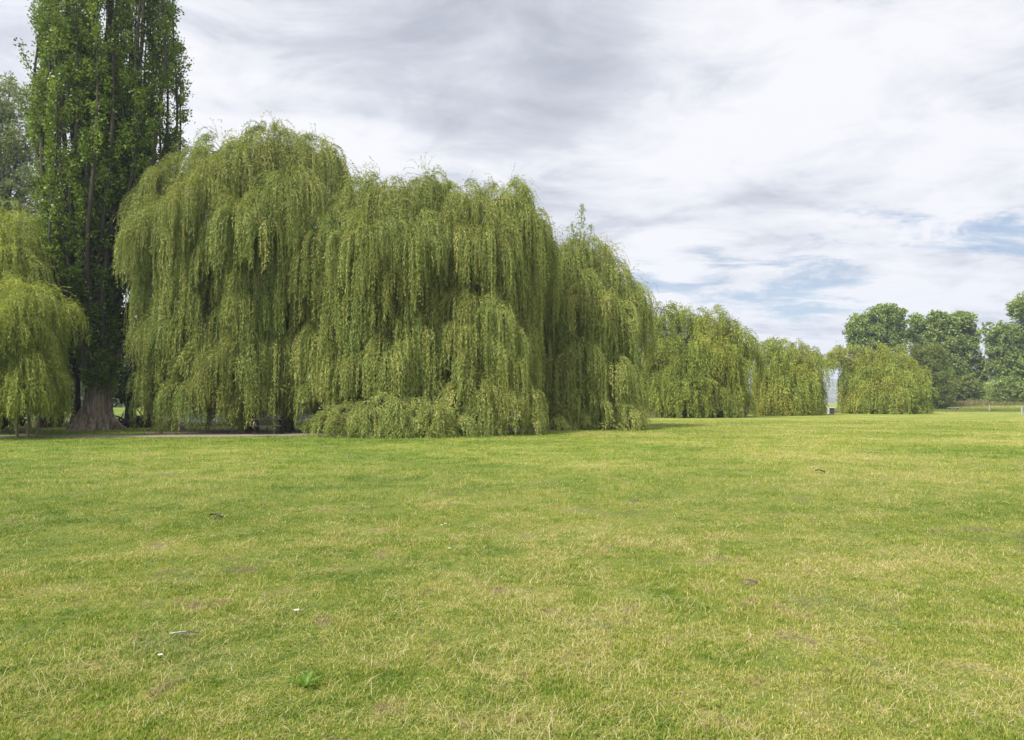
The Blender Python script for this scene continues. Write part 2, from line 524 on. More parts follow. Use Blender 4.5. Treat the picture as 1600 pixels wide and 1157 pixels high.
# hill range beyond the river
def hills():
    n = 220; m = 24
    ang = np.linspace(R(-50), R(62), n)
    V = []
    for j in range(m):
        t = j / (m - 1); rad = 1500 + 1300 * t
        prof = np.sin(min(1, t * 1.25) * math.pi / 2)
        h = (62 + 30 * vnoise(ang * 9, ang * 0, 1.0, 21) + 12 * vnoise(ang * 40, ang * 0 + t * 6, 1.0, 22)) * prof * (rad / 2300)
        V.append(np.stack([np.sin(ang) * rad, np.cos(ang) * rad, h - 1.0], -1))
    V = np.concatenate(V)
    i = (np.arange(m - 1)[:, None] * n + np.arange(n - 1)[None]).ravel()
    q = np.stack([i, i + 1, i + n + 1, i + n], -1)
    o = mesh_np("hills", V, [q], M['hill'], smooth=True, tint=RNG.random(len(q)))
    tag(o, kind="structure")
hills()


# ------------------------------------------------------------------ foliage builders
def unit(v): return v / (np.linalg.norm(v, axis=-1, keepdims=True) + 1e-9)


def leaf_quads(P, D, Ln, Wd):
    """pointed leaf diamonds"""
    n = len(P)
    S = unit(np.cross(D, RNG.normal(size=(n, 3))))
    a = P; b = P + D * (Ln * 0.42)[:, None] + S * (Wd / 2)[:, None]
    c = P + D * Ln[:, None]; d = P + D * (Ln * 0.42)[:, None] - S * (Wd / 2)[:, None]
    V = np.stack([a, b, c, d], 1).reshape(-1, 3)
    return V


def foliage(name, parent, mat, P, D, Ln, Wd, T):
    V = leaf_quads(P, D, Ln, Wd)
    f = np.arange(len(P) * 4).reshape(-1, 4)
    return mesh_np(name, V, [f], mat, parent, np.clip(T, 0, 1))


def strands(p0, d0, Ls, step, leaves_per, lsz, wsz, t0, zmin, k=1.1, sway=0.05):
    """hanging strands; p0,d0 (n,3), Ls lengths. returns P,D,L,W,T"""
    n = len(p0); m = int(np.ceil(Ls.max() / step))
    pos = p0.copy(); d = unit(d0)
    OP, OD, OT = [], [], []; SP, SD, ST = [], [], []
    for i in range(m):
        alive = Ls > i * step
        g = np.array([0, 0, -1.0])
        d = unit(d + g * step * k * (1.0 if i > 1 else 0.6) + RNG.normal(0, sway, (n, 3)) * np.array([1, 1, .3]))
        prev = pos
        pos = pos + d * step
        if step < 0.16:
            m_ = alive & (pos[:, 2] > zmin) & (np.arange(n) % 2 == 0)
            if m_.any():
                SP.append(prev[m_]); SD.append(unit((pos - prev)[m_])); ST.append(np.where(np.arange(n)[m_] % 4 == 0, 0.965, 0.90))
        for _ in range(leaves_per):
            m_ = alive & (pos[:, 2] > zmin)
            if not m_.any(): continue
            q = pos[m_] + d[m_] * (RNG.random(m_.sum()) * step)[:, None] + RNG.normal(0, 0.02 * (lsz / .15), (m_.sum(), 3))
            dd = unit(d[m_] * 1.2 + RNG.normal(0, 0.42, (m_.sum(), 3)))
            OP.append(q); OD.append(dd); OT.append(t0[m_] + RNG.normal(0, 0.10, m_.sum()))
    if not OP: return None
    P = np.concatenate(OP); D = np.concatenate(OD); T = np.concatenate(OT)
    Ln = lsz * RNG.uniform(0.6, 1.3, len(P)); Wd = wsz * RNG.uniform(0.7, 1.3, len(P))
    # a few brown-orange catkin leaves only in the top of the range
    T = np.clip(T, 0, 0.92); br = RNG.random(len(P)) < 0.025; T[br] = RNG.uniform(0.96, 1.0, br.sum())
    if SP:
        q = np.concatenate(SP)
        P = np.concatenate([P, q]); D = np.concatenate([D, np.concatenate(SD)]); T = np.concatenate([T, np.concatenate(ST)])
        Ln = np.concatenate([Ln, np.full(len(q), step * 1.9)]); Wd = np.concatenate([Wd, np.full(len(q), 0.013)])
    return P, D, Ln, Wd, T


def mound(c, Rm, drop, spm, per, step, lpn, lsz, wsz, zmin, outdir=None, lift=0.5, spread=0.22, tbase=0.45, flat=0.75, k=3.2):
    """a bough end: sprays start on a cap of radius Rm whose top is c and hang down by about `drop`"""
    ns = max(5, int(spm))
    r = Rm * np.sqrt(RNG.random(ns)); th = RNG.random(ns) * 2 * math.pi
    x = np.cos(th); y = np.sin(th)
    z = -flat * Rm * (r / Rm) ** 2.0
    start = np.stack([c[0] + x * r, c[1] + y * r, c[2] + z], -1)
    od = np.stack([x, y, np.full(ns, lift) * (1 - 0.5 * r / Rm)], -1)
    od[:, :2] *= (0.35 + r / Rm)[:, None]
    if outdir is not None: od[:, :2] += np.array(outdir) * 0.6
    L = drop * RNG.uniform(0.45, 1.08, ns) * (0.7 + 0.3 * (r / Rm))
    tb = tbase + RNG.normal(0, 0.13, ns)
    # strands of each spray
    idx = np.repeat(np.arange(ns), per)
    n = len(idx)
    p0 = start[idx] + RNG.normal(0, spread * 0.40, (n, 3)) * np.array([1, 1, 0.8])
    d0 = unit(od[idx]) + RNG.normal(0, 0.22, (n, 3))
    Ls = L[idx] * RNG.uniform(0.6, 1.1, n)
    t0 = tb[idx] + RNG.normal(0, 0.08, n)
    return strands(p0, d0, Ls, step, lpn, lsz, wsz, t0, zmin, k=k * (0.13 / step) ** 0.35, sway=0.035)


def catall(lst):
    lst = [x for x in lst if x is not None]
    return [np.concatenate([l[i] for l in lst]) for i in range(5)]


def limb_path(a, b, n=9, sag=0.25, wob=0.12):
    a = np.array(a, float); b = np.array(b, float)
    t = np.linspace(0, 1, n)[:, None]
    horiz = (b - a) * np.array([1, 1, 0])
    # rise early then arch outwards
    p = a + (b - a) * t
    p = a + horiz * (t ** 1.6) + np.array([0, 0, (b - a)[2]]) * np.sin(t * math.pi / 2) ** 0.9
    w = RNG.normal(0, wob, (n, 3)); w[0] = 0; w[-1] = 0
    return p + w * np.minimum(1, np.linalg.norm(b - a) / 6)


def willow(label, Y, base_px, env, tops, nlow, ry, zb, scale=1.0, mat='willow', stems=((0, 0, 0.42),), name="weeping_willow", lows=(), dens=1.0, group=None, barkm='bark', low_rng=(0.25, 0.86), tb=0.45, minlen=1.9, maxlen=5.2, nspm=1.0, zcut=None):
    """env: [(py, xl, xr)] silhouette in photo px at distance Y; tops: [(px, py, R, dY, drop)]"""
    g0 = at(base_px, HOR, Y); base = np.array([g0[0], Y, float(gz(g0[0], Y))])
    root = empty(name, tuple(base), label, "tree", group)
    H = max(at(t[0], t[1], Y + t[3])[2] for t in tops)
    env = sorted(env); ep = np.array([e[0] for e in env], float)
    el = np.array([e[1] for e in env], float); er = np.array([e[2] for e in env], float)
    step = 0.13 * scale; lsz = 0.16 * scale; wsz = 0.031 * scale; lpn = 3 if Y < 60 else 2; wsz *= 1.0 if Y < 60 else 1.25
    parts = []; tips = []
    zc = lambda: (zcut if zcut is not None else 0.04)
    nlow = int(nlow * 1.45)
    def do(c, Rm, drop, tb_=tb, out=None, zb_=None, **kw):
        spm = 12 * nspm * dens * (Rm / scale) ** 1.5 + 4
        zb2 = (zb_ if zb_ is not None else zb + RNG.uniform(-0.25, 0.5))
        dr = min(drop, max(0.4, c[2] - zb2))
        parts.append(mound(c, Rm, dr, spm, 9, step, lpn, lsz, wsz, zc(), out, spread=0.22 * scale ** .7, tbase=tb_, **kw))
        tips.append((np.array(c) - np.array([0, 0, 0.25 * Rm]), Rm))
    for (px, py, Rm, dY, drop) in tops:
        c = at(px, py, Y + dY); c[2] -= (0.38 if Y < 60 else 0.15) * scale
        do(c, Rm, drop, k=2.2, lift=0.9)
        if Y < 60: parts.append(mound(c + np.array([0, 0, 0.05]), Rm * 0.9, 2.4 * scale ** .5, 7, 3, step, 1, lsz, wsz, zc(), None, lift=1.9, k=1.5, spread=0.15))
        c2 = c + np.array([RNG.normal(0, .3) * scale, -0.9 * scale ** .5, -0.75 * scale ** .6])
        do(c2, Rm * 1.05, drop * .7, k=3.0, lift=0.5)
        do(c + np.array([RNG.normal(0, .4) * scale, 0.9, -0.5]), Rm * 1.05, drop * .6, k=3.0, lift=0.5)
    pyt, pyb = ep[0], ep[-1]
    for i in range(nlow):
        u = low_rng[0] + (low_rng[1] - low_rng[0]) * ((i + RNG.random()) / nlow)
        py = pyt + (pyb - pyt) * u
        xl = np.interp(py, ep, el); xr = np.interp(py, ep, er)
        cxp = (xl + xr) / 2; hw = (xr - xl) / 2
        ang = (i * 2.39996 + RNG.normal(0, .2)) % (2 * math.pi)
        if ang < math.pi and i % 2: ang = 2 * math.pi - ang   # favour the side towards the lawn
        rr = RNG.uniform(0.72, 0.97) if i % 5 else RNG.uniform(0.25, 0.5)
        Rm = RNG.uniform(0.7, 1.5) * scale ** 0.8
        px = cxp + math.cos(ang) * rr * max(5, hw - Rm * F / Y * 0.8)
        dY = math.sin(ang) * ry * rr
        c = at(px, py, Y + dY * (0.55 + 0.45 * u))
        Rm *= (0.8 + 0.3 * u)
        outd = (math.cos(ang) * 0.3, math.sin(ang) * 0.3)
        do(c, Rm, RNG.uniform(minlen, maxlen) * scale ** 0.5, tb + RNG.normal(0, 0.11), outd)
    for (px, py, Rm, dY, drop) in lows:
        do(at(px, py, Y + dY), Rm, drop, tb + 0.08, (0, -0.3), zb_=0.0)
    P, D, Ln, Wd, T = catall(parts)
    foliage("crown", root, M[mat], P, D, Ln, Wd, T)
    # wood
    mb = MB()
    for (sx, sy, r) in stems:
        b0 = base + np.array([sx, sy, -0.3])
        fork = base + np.array([sx * 1.4 + RNG.normal(0, .1), sy * 1.4, H * 0.26])
        tt = np.linspace(0, 1, 8)
        pth = b0 + (fork - b0) * tt[:, None] + RNG.normal(0, 0.03, (8, 3))
        rad = r * (1.0 - 0.3 * tt) * (1 + 0.55 * np.exp(-tt * 9))
        mb.tube(pth, rad, 12, 5, 0.10 * np.exp(-tt * 5), rough=0.02)
        mine = [t for k_, t in enumerate(tips) if k_ % len(stems) == [q[:2] for q in stems].index((sx, sy))]
        for (tip, Rm) in mine:
            s0 = b0 + (fork - b0) * RNG.uniform(0.75, 1.0)
            if tip[2] < s0[2] + 0.5: s0 = b0 + (fork - b0) * 0.9
            pp = limb_path(s0, tip, 9)
            L = np.linalg.norm(tip - s0)
            mb.tube(pp, np.linspace(min(r * .5, 0.03 + 0.016 * L), 0.012 * scale, 9), 6)
            # twigs fanning out under the cap
            for q in range(4):
                a_ = RNG.uniform(0, 6.28)
                e = tip + np.array([math.cos(a_) * Rm * .8, math.sin(a_) * Rm * .8, 0.12 * Rm])
                mb.tube([pp[-3], (pp[-2] + e) / 2 + np.array([0, 0, .1 * Rm]), e], [0.02 * scale, 0.013 * scale, 0.006 * scale], 4)
    mb.build("trunk", M[barkm], root, smooth=True)
    return root, len(P)


CNT = {}
G_near = "large weeping willows along the path"
G_far = "weeping willows along the far edge of the lawn"

# A: tall left willow of the big mass
_, CNT['A'] = willow("tallest weeping willow, wide crown right of the dark poplar, hanging over the path", 38.5, 400,
    env=[(215, 330, 520), (280, 240, 530), (330, 214, 535), (420, 210, 540), (520, 206, 545), (600, 218, 520), (670, 226, 500)],
    tops=[(258, 288, 1.1, 0, 5), (270, 268, 1.3, 1, 5), (305, 238, 1.2, 0.5, 5), (343, 212, 1.3, 0, 6), (385, 222, 1.2, -1.5, 6), (425, 200, 1.3, 0.5, 6.5), (455, 212, 1.1, 2, 6), (495, 214, 1.0, 0, 7), (510, 240, 0.7, 1, 6),
          (238, 335, 0.9, 0, 4.5), (330, 262, 1.3, -2.5, 5), (455, 262, 1.4, -2.5, 5), (270, 320, 1.3, -2.2, 4.5), (395, 300, 1.4, -3.4, 4.5)],
    nlow=78, ry=4.6, zb=0.75, stems=((2.0, -1.0, 0.40), (-0.6, 0.6, 0.42)), group=G_near)
# B: middle willow
_, CNT['B'] = willow("middle weeping willow of the big group, lower boughs spreading flat on the grass", 36.5, 505,
    env=[(275, 540, 640), (330, 480, 660), (420, 468, 690), (520, 465, 720), (600, 470, 740), (676, 475, 760)],
    tops=[(552, 302, 1.0, 0, 5), (577, 276, 0.9, 0.5, 5), (600, 268, 0.8, 0, 5), (622, 298, 0.9, 0, 5), (515, 320, 1.2, -1, 5), (590, 320, 1.3, -2, 5), (648, 330, 1.2, -1, 5), (490, 375, 1.1, -1, 5)],
    nlow=58, ry=3.8, zb=1.35, stems=((0, 0, 0.34),), group=G_near,
    lows=[(496, 655, 0.7, -3.2, 1.2), (525, 644, 0.8, -3.8, 1.4), (550, 634, 0.9, -4.4, 1.6), (580, 628, 0.9, -4.8, 1.7), (608, 622, 0.9, -5.0, 1.7), (640, 626, 0.9, -4.6, 1.7), (668, 632, 0.9, -5.0, 1.6), (695, 640, 0.9, -5.2, 1.6), (540, 658, 0.8, -4.6, 1.0), (590, 650, 0.8, -5.4, 1.2), (635, 652, 0.9, -5.4, 1.2), (670, 658, 0.8, -5.5, 1.0)])
# C: right-hand willow with the front cascade
_, CNT['C'] = willow("weeping willow with a rounded cascade to the lawn, left of the one with a spire", 38.5, 735,
    env=[(270, 650, 830), (320, 640, 842), (420, 650, 840), (520, 660, 838), (600, 680, 836), (672, 690, 838)],
    tops=[(664, 262, 0.6, 0, 5), (690, 285, 0.9, 0.5, 6), (720, 285, 1.1, 0, 6), (755, 292, 1.1, -0.5, 6), (790, 282, 1.0, 0, 7), (815, 305, 1.0, 0, 7), (826, 340, 0.8, 0.3, 7), (700, 330, 1.2, -1.5, 5), (770, 340, 1.2, -1.8, 6)],
    nlow=44, ry=3.4, zb=0.9, stems=((0, 0, 0.36),), group=G_near,
    lows=[(668, 520, .8, -3.4, 3.5), (692, 478, .8, -3.2, 4), (718, 462, .7, -3.4, 4), (748, 464, 0.6, -3.8, 4), (770, 478, 0.6, -4.1, 4), (788, 512, 0.6, -4.2, 4), (722, 505, 0.8, -4.2, 4), (650, 570, .9, -4.0, 3), (760, 540, 1.1, -4.8, 4), (800, 560, 0.7, -4.4, 4), (814, 600, 0.6, -4.4, 3), (700, 555, 1.0, -4.4, 4), (735, 590, 1.1, -5.1, 3), (775, 610, 1.1, -5.1, 3), (805, 625, 0.8, -4.8, 2.4), (700, 640, 0.9, -5.1, 2), (745, 645, 1.0, -5.4, 2), (812, 650, 0.7, -4.9, 2), (855, 648, .6, -2, 1.5)])
# D: the one behind, with the spire
_, CNT['D'] = willow("weeping willow at the right end of the big group, thin leafy spire on top", 44.5, 925,
    env=[(370, 850, 950), (420, 835, 980), (500, 832, 988), (580, 835, 994), (668, 838, 1000)],
    tops=[(858, 375, 0.9, 0.5, 5), (885, 372, 1.0, 0, 5), (915, 368, 0.9, 0, 6), (940, 385, 0.9, 0, 6), (965, 425, 0.9, 0, 6), (982, 440, 0.7, 0.3, 6), (850, 392, 0.9, 0, 6), (900, 420, 1.2, -2, 5), (950, 460, 1.2, -2, 5)],
    nlow=60, ry=4.2, zb=0.4, stems=((0, 0, 0.4),), group=G_near, scale=1.1,
    lows=[(842, 445, 0.9, -1.5, 4.5), (846, 520, 1.0, -2.5, 4.5), (850, 590, 1.0, -3.0, 4), (870, 560, 1.1, -4, 4), (910, 540, 1.1, -4, 4), (955, 560, 1.2, -4, 4), (972, 590, 1.0, -3.5, 3.5), (870, 620, 1.2, -4.2, 3), (915, 610, 1.3, -4.5, 3), (960, 625, 1.3, -4.5, 3), (980, 640, 1.0, -4, 2), (890, 648, 1.0, -5, 1.6), (940, 650, 1.0, -5, 1.6), (845, 640, .8, -3.6, 2)])
# E, F, G: far willows
_, CNT['E'] = willow("rounded weeping willow with curtains to the ground, directly right of the big near group", 76, 1090,
    env=[(475, 1030, 1130), (500, 1005, 1158), (550, 1000, 1168), (600, 1000, 1172), (650, 1000, 1172)],
    tops=[(1015, 492, 1.0, 0, 4), (1038, 472, 0.9, 0, 4), (1058, 480, 1.2, -1, 4), (1085, 484, 1.2, 0, 4), (1112, 484, 1.2, 0, 4), (1138, 496, 1.0, 0, 4), (1154, 514, 1.0, 0, 5), (1163, 540, 0.8, 0, 5)],
    nlow=78, ry=6, zb=0.5, stems=((-1.5, 0, 0.4), (1.2, 0.8, 0.4)), mat='willow_f', group=G_far, scale=1.7, maxlen=3.8)
_, CNT['F'] = willow("yellow-green weeping willow just left of the narrow gap with the blue distance", 87, 1236,
    env=[(528, 1192, 1255), (550, 1182, 1272), (590, 1180, 1280), (648, 1180, 1278)],
    tops=[(1188, 528, 1.3, 1, 4), (1210, 526, 1.3, 0, 4), (1235, 530, 1.4, 0, 4), (1255, 537, 1.1, 0, 4), (1268, 552, 0.9, 0, 4)],
    nlow=62, ry=4.6, zb=0.4, stems=((0.2, 0, 0.4),), mat='willow_f', group=G_far, scale=1.8, tb=0.52, maxlen=3.6)
_, CNT['G'] = willow("flat-topped weeping willow just right of the narrow gap with the blue distance", 99, 1362,
    env=[(540, 1310, 1410), (560, 1318, 1425), (590, 1318, 1440), (646, 1316, 1446)],
    tops=[(1302, 548, 0.7, 1, 1.6), (1291, 553, .45, 1, 1.2), (1320, 544, 1.5, 0, 4), (1340, 541, 1.5, 0, 4), (1365, 541, 1.5, 0, 4), (1390, 542, 1.5, 0, 4), (1412, 556, 1.4, 0, 4), (1430, 580, 1.3, -1, 4)],
    nlow=70, ry=5.4, zb=0.4, stems=((0.8, 0, 0.45),), mat='willow_f', group=G_far, scale=2.0, tb=0.52, maxlen=3.6)
# left edge willows
_, CNT['L'] = willow("tall yellowish weeping willow at the left edge, rising behind the young one", 37, 5,
    env=[(330, -120, 50), (370, -150, 72), (450, -150, 80), (560, -150, 92), (640, -150, 92)],
    tops=[(-90, 340, 1.4, 0, 5), (-50, 330, 1.4, 0, 5), (-10, 328, 1.3, 0, 5), (25, 330, 1.2, 0, 5), (42, 350, 1.0, 0, 5), (54, 385, .7, 0, 5), (10, 380, 1.3, -2, 5)],
    nlow=46, ry=3.6, zb=1.3, stems=((-2.5, 0, 0.35),), mat='willow_y', scale=1.0, group="weeping willows at the left edge")
_, CNT['Y'] = willow("young pale green weeping willow on three thin trunks beside the path at the far left", 31.2, 44,
    env=[(435, 20, 55), (470, 0, 64), (520, -30, 74), (590, -40, 84), (640, -40, 84)],
    tops=[(48, 440, 0.7, 0, 3.2), (26, 450, 0.9, -0.4, 3.2), (60, 470, .4, 0, 3.0), (15, 480, .9, 0.4, 3), (-20, 500, 1.0, 0, 3)],
    nlow=30, ry=2.0, zb=1.35, stems=((-0.42, 0, 0.06), (0.02, 0.0, 0.06), (0.38, 0.1, 0.055)), mat='willow_y', scale=0.95, barkm='bark_pole', maxlen=2.6, group="weeping willows at the left edge")
print("willow leaves", CNT)


# ---- broadleaf trees
def blob_tree(name, label, Y, base_px, blobs, nleaf, lsz, mat, barkm='bark', trunk_r=0.3, zb=None, group=None, up=0.0, aspect=0.8, cat="tree", wood=True, shell=0.72, sub=18, depth_mul=1.0):
    """blobs: [(px, py, r_px, dY)] sub-crowns; leaves gathered in clumps inside them"""
    g0 = at(base_px, HOR, Y); base = np.array([g0[0], Y, float(gz(g0[0], Y))])
    root = empty(name, tuple(base), label, cat, group)
    px2m = Y / F
    vol = np.array([b[2] ** 2 for b in blobs], float); vol /= vol.sum()
    PP, DD, TT = [], [], []
    mb = MB()
    centers = []
    for b, w in zip(blobs, vol):
        c = at(b[0], b[1], Y + b[3]); r = b[2] * px2m
        centers.append((c, r))
        nc = max(6, int(sub * 6 * w * len(blobs)))
        u = unit(RNG.normal(size=(nc, 3))); rad = RNG.uniform(0.35, 1.15, nc) ** 0.6 * r
        cc = c + u * rad[:, None] * np.array([1, depth_mul, 1.0])
        cr = r * RNG.uniform(0.14, 0.38, nc)
        far_ = RNG.random(nc) < 0.2; cc[far_] += (u * 0.22 * r)[far_] * RNG.uniform(.3, 1.3, far_.sum())[:, None]; cr[far_] *= 0.55
        n = int(nleaf * w / nc) + 1
        idx = np.repeat(np.arange(nc), n)
        uu = unit(RNG.normal(size=(len(idx), 3)))
        rr = cr[idx] * RNG.uniform(0.3, 1.0, len(idx)) ** 0.5
        p = cc[idx] + uu * rr[:, None] * np.array([1, 1, 0.8])
        d = unit(uu * 0.6 + RNG.normal(0, 0.7, (len(idx), 3)) + np.array([0, 0, up]))
        PP.append(p); DD.append(d)
        tc = RNG.normal(0.45, 0.14, nc)
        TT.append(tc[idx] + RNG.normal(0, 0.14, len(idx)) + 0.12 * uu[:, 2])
        if wood:
            for q in range(min(nc, 7)):
                pp = limb_path(c - np.array([0, 0, r * 0.5]), cc[q], 5, wob=0.05)
                mb.tube(pp, np.linspace(0.012 * r + 0.02, 0.006 * r + .008, 5), 4)
    P = np.concatenate(PP); D = np.concatenate(DD); T = np.concatenate(TT)
    ok = P[:, 2] > gz(P[:, 0], P[:, 1]) + 0.03
    P, D, T = P[ok], D[ok], T[ok]
    Ln = lsz * RNG.uniform(0.6, 1.3, len(P)); Wd = Ln * aspect
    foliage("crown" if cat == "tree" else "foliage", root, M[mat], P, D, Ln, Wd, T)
    if wood:
        top = max(c[2] for c, r in centers)
        fork = base + np.array([0, 0, max(0.4, 0.35 * top)])
        tt = np.linspace(0, 1, 8)
        mid = base + np.array([RNG.normal(0, .02 * top), 0, 0.7 * top])
        pth = np.array([base + (mid - base) * t + RNG.normal(0, trunk_r * .12, 3) for t in tt]); pth[0] = base - np.array([0, 0, .3])
        mb.tube(pth, trunk_r * (1 - 0.6 * tt) * (1 + 0.5 * np.exp(-tt * 12)), 10, rough=0.03)
        for c, r in centers:
            k_ = np.clip((c[2] - r * 0.9 - base[2]) / (0.7 * top), 0.15, 0.95)
            s0 = base + (mid - base) * k_
            mb.tube(limb_path(s0, c, 7, wob=0.08), np.linspace(trunk_r * .4, trunk_r * .12 + .01, 7), 6)
        mb.build("trunk" if cat == "tree" else "stems", M[barkm], root, smooth=True)
    return root


# ---- the tall fastigiate poplar
def poplar():
    Y = 40.0; b = at(150, HOR, Y); base = np.array([b[0], Y, float(gz(b[0], Y))])
    root = empty("lombardy_poplar", tuple(base), "tall dark upright poplar with wide ribbed trunk, left of the big willows", "tree")
    H = 40.0; px2m = Y / F
    cxs = base[0]
    mb = MB()
    tt = np.linspace(0, 1, 16)
    pth = base + np.stack([0.35 * tt, 0 * tt, -0.3 + tt * 7.0], -1)
    rad = 0.68 * (1 - 0.3 * tt) + 0.85 * np.exp(-tt * 11)
    mb.tube(pth, rad, 40, 9, 0.10 + 0.14 * np.exp(-tt * 6), rough=0.015)
    for k in range(9):       # root buttresses running out on the ground
        a = k * 0.70 + 0.2
        L = 1.5 + 0.5 * math.sin(k * 2.1)
        e = base + np.array([math.cos(a) * L, math.sin(a) * L * .8, -0.08])
        mb.tube([base + np.array([math.cos(a) * .55, math.sin(a) * .55, 1.3]), base + np.array([math.cos(a) * .95, math.sin(a) * .8, 0.5]), e], [0.16, 0.24, 0.08], 8, rough=0.05)
    # upright stems (offset in metres from the trunk axis, lean in x)
    stems = []
    P, D, T = [], [], []
    ns = 52
    def half(z):   # crown half widths left and right of the trunk axis
        zz = [0, 2.5, 6, 10, 14, 18, 22, 26, 30, 34]
        l = [0.9, 1.9, 2.8, 3.4, 3.8, 4.1, 4.3, 4.3, 4.0, 3.0]
        r = [0.8, 1.3, 2.0, 3.1, 3.9, 4.3, 4.3, 4.1, 3.8, 3.0]
        return np.interp(z, zz, l), np.interp(z, zz, r)
    for k in range(ns):
        a = k * 2.39996; q = math.sqrt((k + 0.5) / ns)
        ox, oy = math.cos(a) * q, math.sin(a) * q
        z0 = RNG.uniform(0.8, 6.5) if q > 0.4 else 5.0
        ztop = H * (1 - 0.30 * q * q) * RNG.uniform(0.78, 1.0)
        zs = np.linspace(z0, ztop, 22)
        pts = []
        for z in zs:
            l, r = half(min(z, 27)); w = r if ox > 0 else l
            s = sstep(z0 - 1, z0 + 9, z) * q
            pts.append([cxs + 0.3 + math.cos(a) * s * w * 0.92 + 0.14 * math.sin(z * .5 + k), Y + math.sin(a) * s * 3.8 + 0.14 * math.cos(z * .6 + k * 2), base[2] + z])
        pts = np.array(pts)
        r0 = RNG.uniform(0.10, 0.2) if q > .3 else 0.34
        mb.tube(pts, np.linspace(r0, 0.02, 22), 7, rough=0.04)
        # side shoots with leaf clusters, pointing steeply up
        L = ztop - z0
        nsh = int(L * 3.3)
        for j in range(nsh):
            t = RNG.uniform(0.02, 1.0) ** 1.25
            z = t * (len(pts) - 1); i0 = int(min(z, len(pts) - 2)); f = z - i0
            s0 = pts[i0] * (1 - f) + pts[i0 + 1] * f
            aa = RNG.uniform(0, 6.28) if j % 3 else RNG.uniform(3.5, 5.9)   # some shoots lean to the open lawn side
            ln = RNG.uniform(0.6, 1.75)
            d = unit(np.array([math.cos(aa) * .5, math.sin(aa) * .5, 1.0]))
            e = s0 + d * ln
            if j % 3 == 0: mb.tube([s0, e], [0.02, 0.008], 3, cap=False)
            m = 78
            u = RNG.random(m) ** .7
            tb = RNG.normal(0.48, 0.17)
            pp = s0 + d * (ln * (0.25 + 0.85 * u))[:, None] + RNG.normal(0, 0.15, (m, 3)) * np.array([1, 1, .8])
            P.append(pp); D.append(unit(d * .5 + RNG.normal(0, 0.7, (m, 3)))); T.append(tb + RNG.normal(0, 0.12, m))
    P = np.concatenate(P); D = np.concatenate(D); T = np.concatenate(T)
    # irregular gaps
    g = vnoise(P[:, 0] * 1.0 + P[:, 1] * .7, P[:, 2] * 0.45, 0.9, 31)
    ok = RNG.random(len(P)) < np.clip((g - 0.17) * 3.8 + 0.6 * (P[:, 2] < 11), 0.08, 1)
    P, D, T = P[ok], D[ok], T[ok]
    Ln = 0.135 * RNG.uniform(.7, 1.3, len(P))
    print("poplar leaves", len(P))
    foliage("crown", root, M['poplar'], P, D, Ln, Ln * 0.85, T)
    mb.build("trunk", M['bark_pop'], root, smooth=True)
poplar()

# spire on willow D: a thin upright leafy shoot, part of the tree
dw = [o for o in bpy.data.objects if o.get("label", "").startswith("weeping willow at the right end")][0]
def spire():
    PP, DD, TT = [], [], []; mb = MB()
    for (x0, y0, x1, y1, n) in ((905, 385, 909, 322, 260), (896, 385, 894, 350, 90), (918, 385, 925, 352, 90), (945, 400, 949, 385, 60)):
        a = at(x0, y0, 44.5); b = at(x1, y1, 44.5)
        mb = MB(); mb.tube([a, (a + b) / 2 + [0.05, 0, 0], b], [0.03, 0.02, 0.008], 5)
        mb.build("leading_shoot", M['bark'], dw, smooth=True)
        t = RNG.random(n); side = RNG.normal(0, 1, (n, 3)) * (0.30 * (1.05 - t) + .05)[:, None]
        p = a + (b - a) * t[:, None] + side * np.array([1, 1, .5])
        PP.append(p); DD.append(unit(RNG.normal(0, .5, (n, 3)) + np.array([0, 0, .6]))); TT.append(RNG.normal(.4, .15, n))
    P = np.concatenate(PP); Ln = 0.2 * RNG.uniform(.7, 1.3, len(P))
    foliage("shoot_leaves", dw, M['willow'], P, np.concatenate(DD), Ln, Ln * .3, np.concatenate(TT))
spire()

# grey-green open tree behind the left edge
blob_tree("willow_tree", "tall grey-green open-crowned tree behind the poplar at the left edge", 58, 20,
    [(12, 158, 34, 0), (-25, 200, 45, 0), (40, 225, 32, 0), (5, 255, 40, 1), (45, 290, 26, 0), (-40, 290, 45, 0), (20, 330, 40, 0), (0, 400, 45, 0), (-60, 380, 45, 0), (45, 350, 26, -1), (70, 290, 18, 1), (80, 330, 20, 1), (60, 400, 35, 0), (30, 470, 45, 0)],
    80000, 0.25, 'grey', trunk_r=0.4, aspect=0.34, sub=16)
# riverside trees behind the left willows (trunks show below the foliage)
GB = "dark-trunked trees on the river bank"
for i, (px, w, top, lab) in enumerate([(72, 0.36, 520, "tree with thick dark trunk between the three thin trunks and a slim dark one"),
                                  (93, 0.24, 530, "slim slightly curved dark trunk on the bank, left of the poplar's broad base"),
                                  (118, 0.30, 500, "dark leaning tree on the bank touching the left side of the poplar's base")]):
    blob_tree("bank_tree", lab, 43.3 + 0.3 * i, px, [(px - 8, top + 60, 30, .5), (px + 15, top + 30, 26, 1), (px - 5, top, 28, 1.5), (px, top - 45, 30, 2)], 9000, 0.17, 'dark', 'bark_dark', w, group=GB)
for i, (px, w, lab) in enumerate([(203, 0.27, "dark tree on the bank behind the tangle of fallen branches, right of the poplar"),
                             (234, 0.34, "dark tree just right of the fallen branches, half hidden by the tallest willow")]):
    blob_tree("bank_tree", lab, 43.8, px, [(px - 5, 590, 30, 1), (px + 12, 560, 30, 1.5), (px, 610, 24, .5), (px - 12, 535, 26, 1.5)], 9000, 0.17, 'dark', 'bark_dark', w, group=GB)
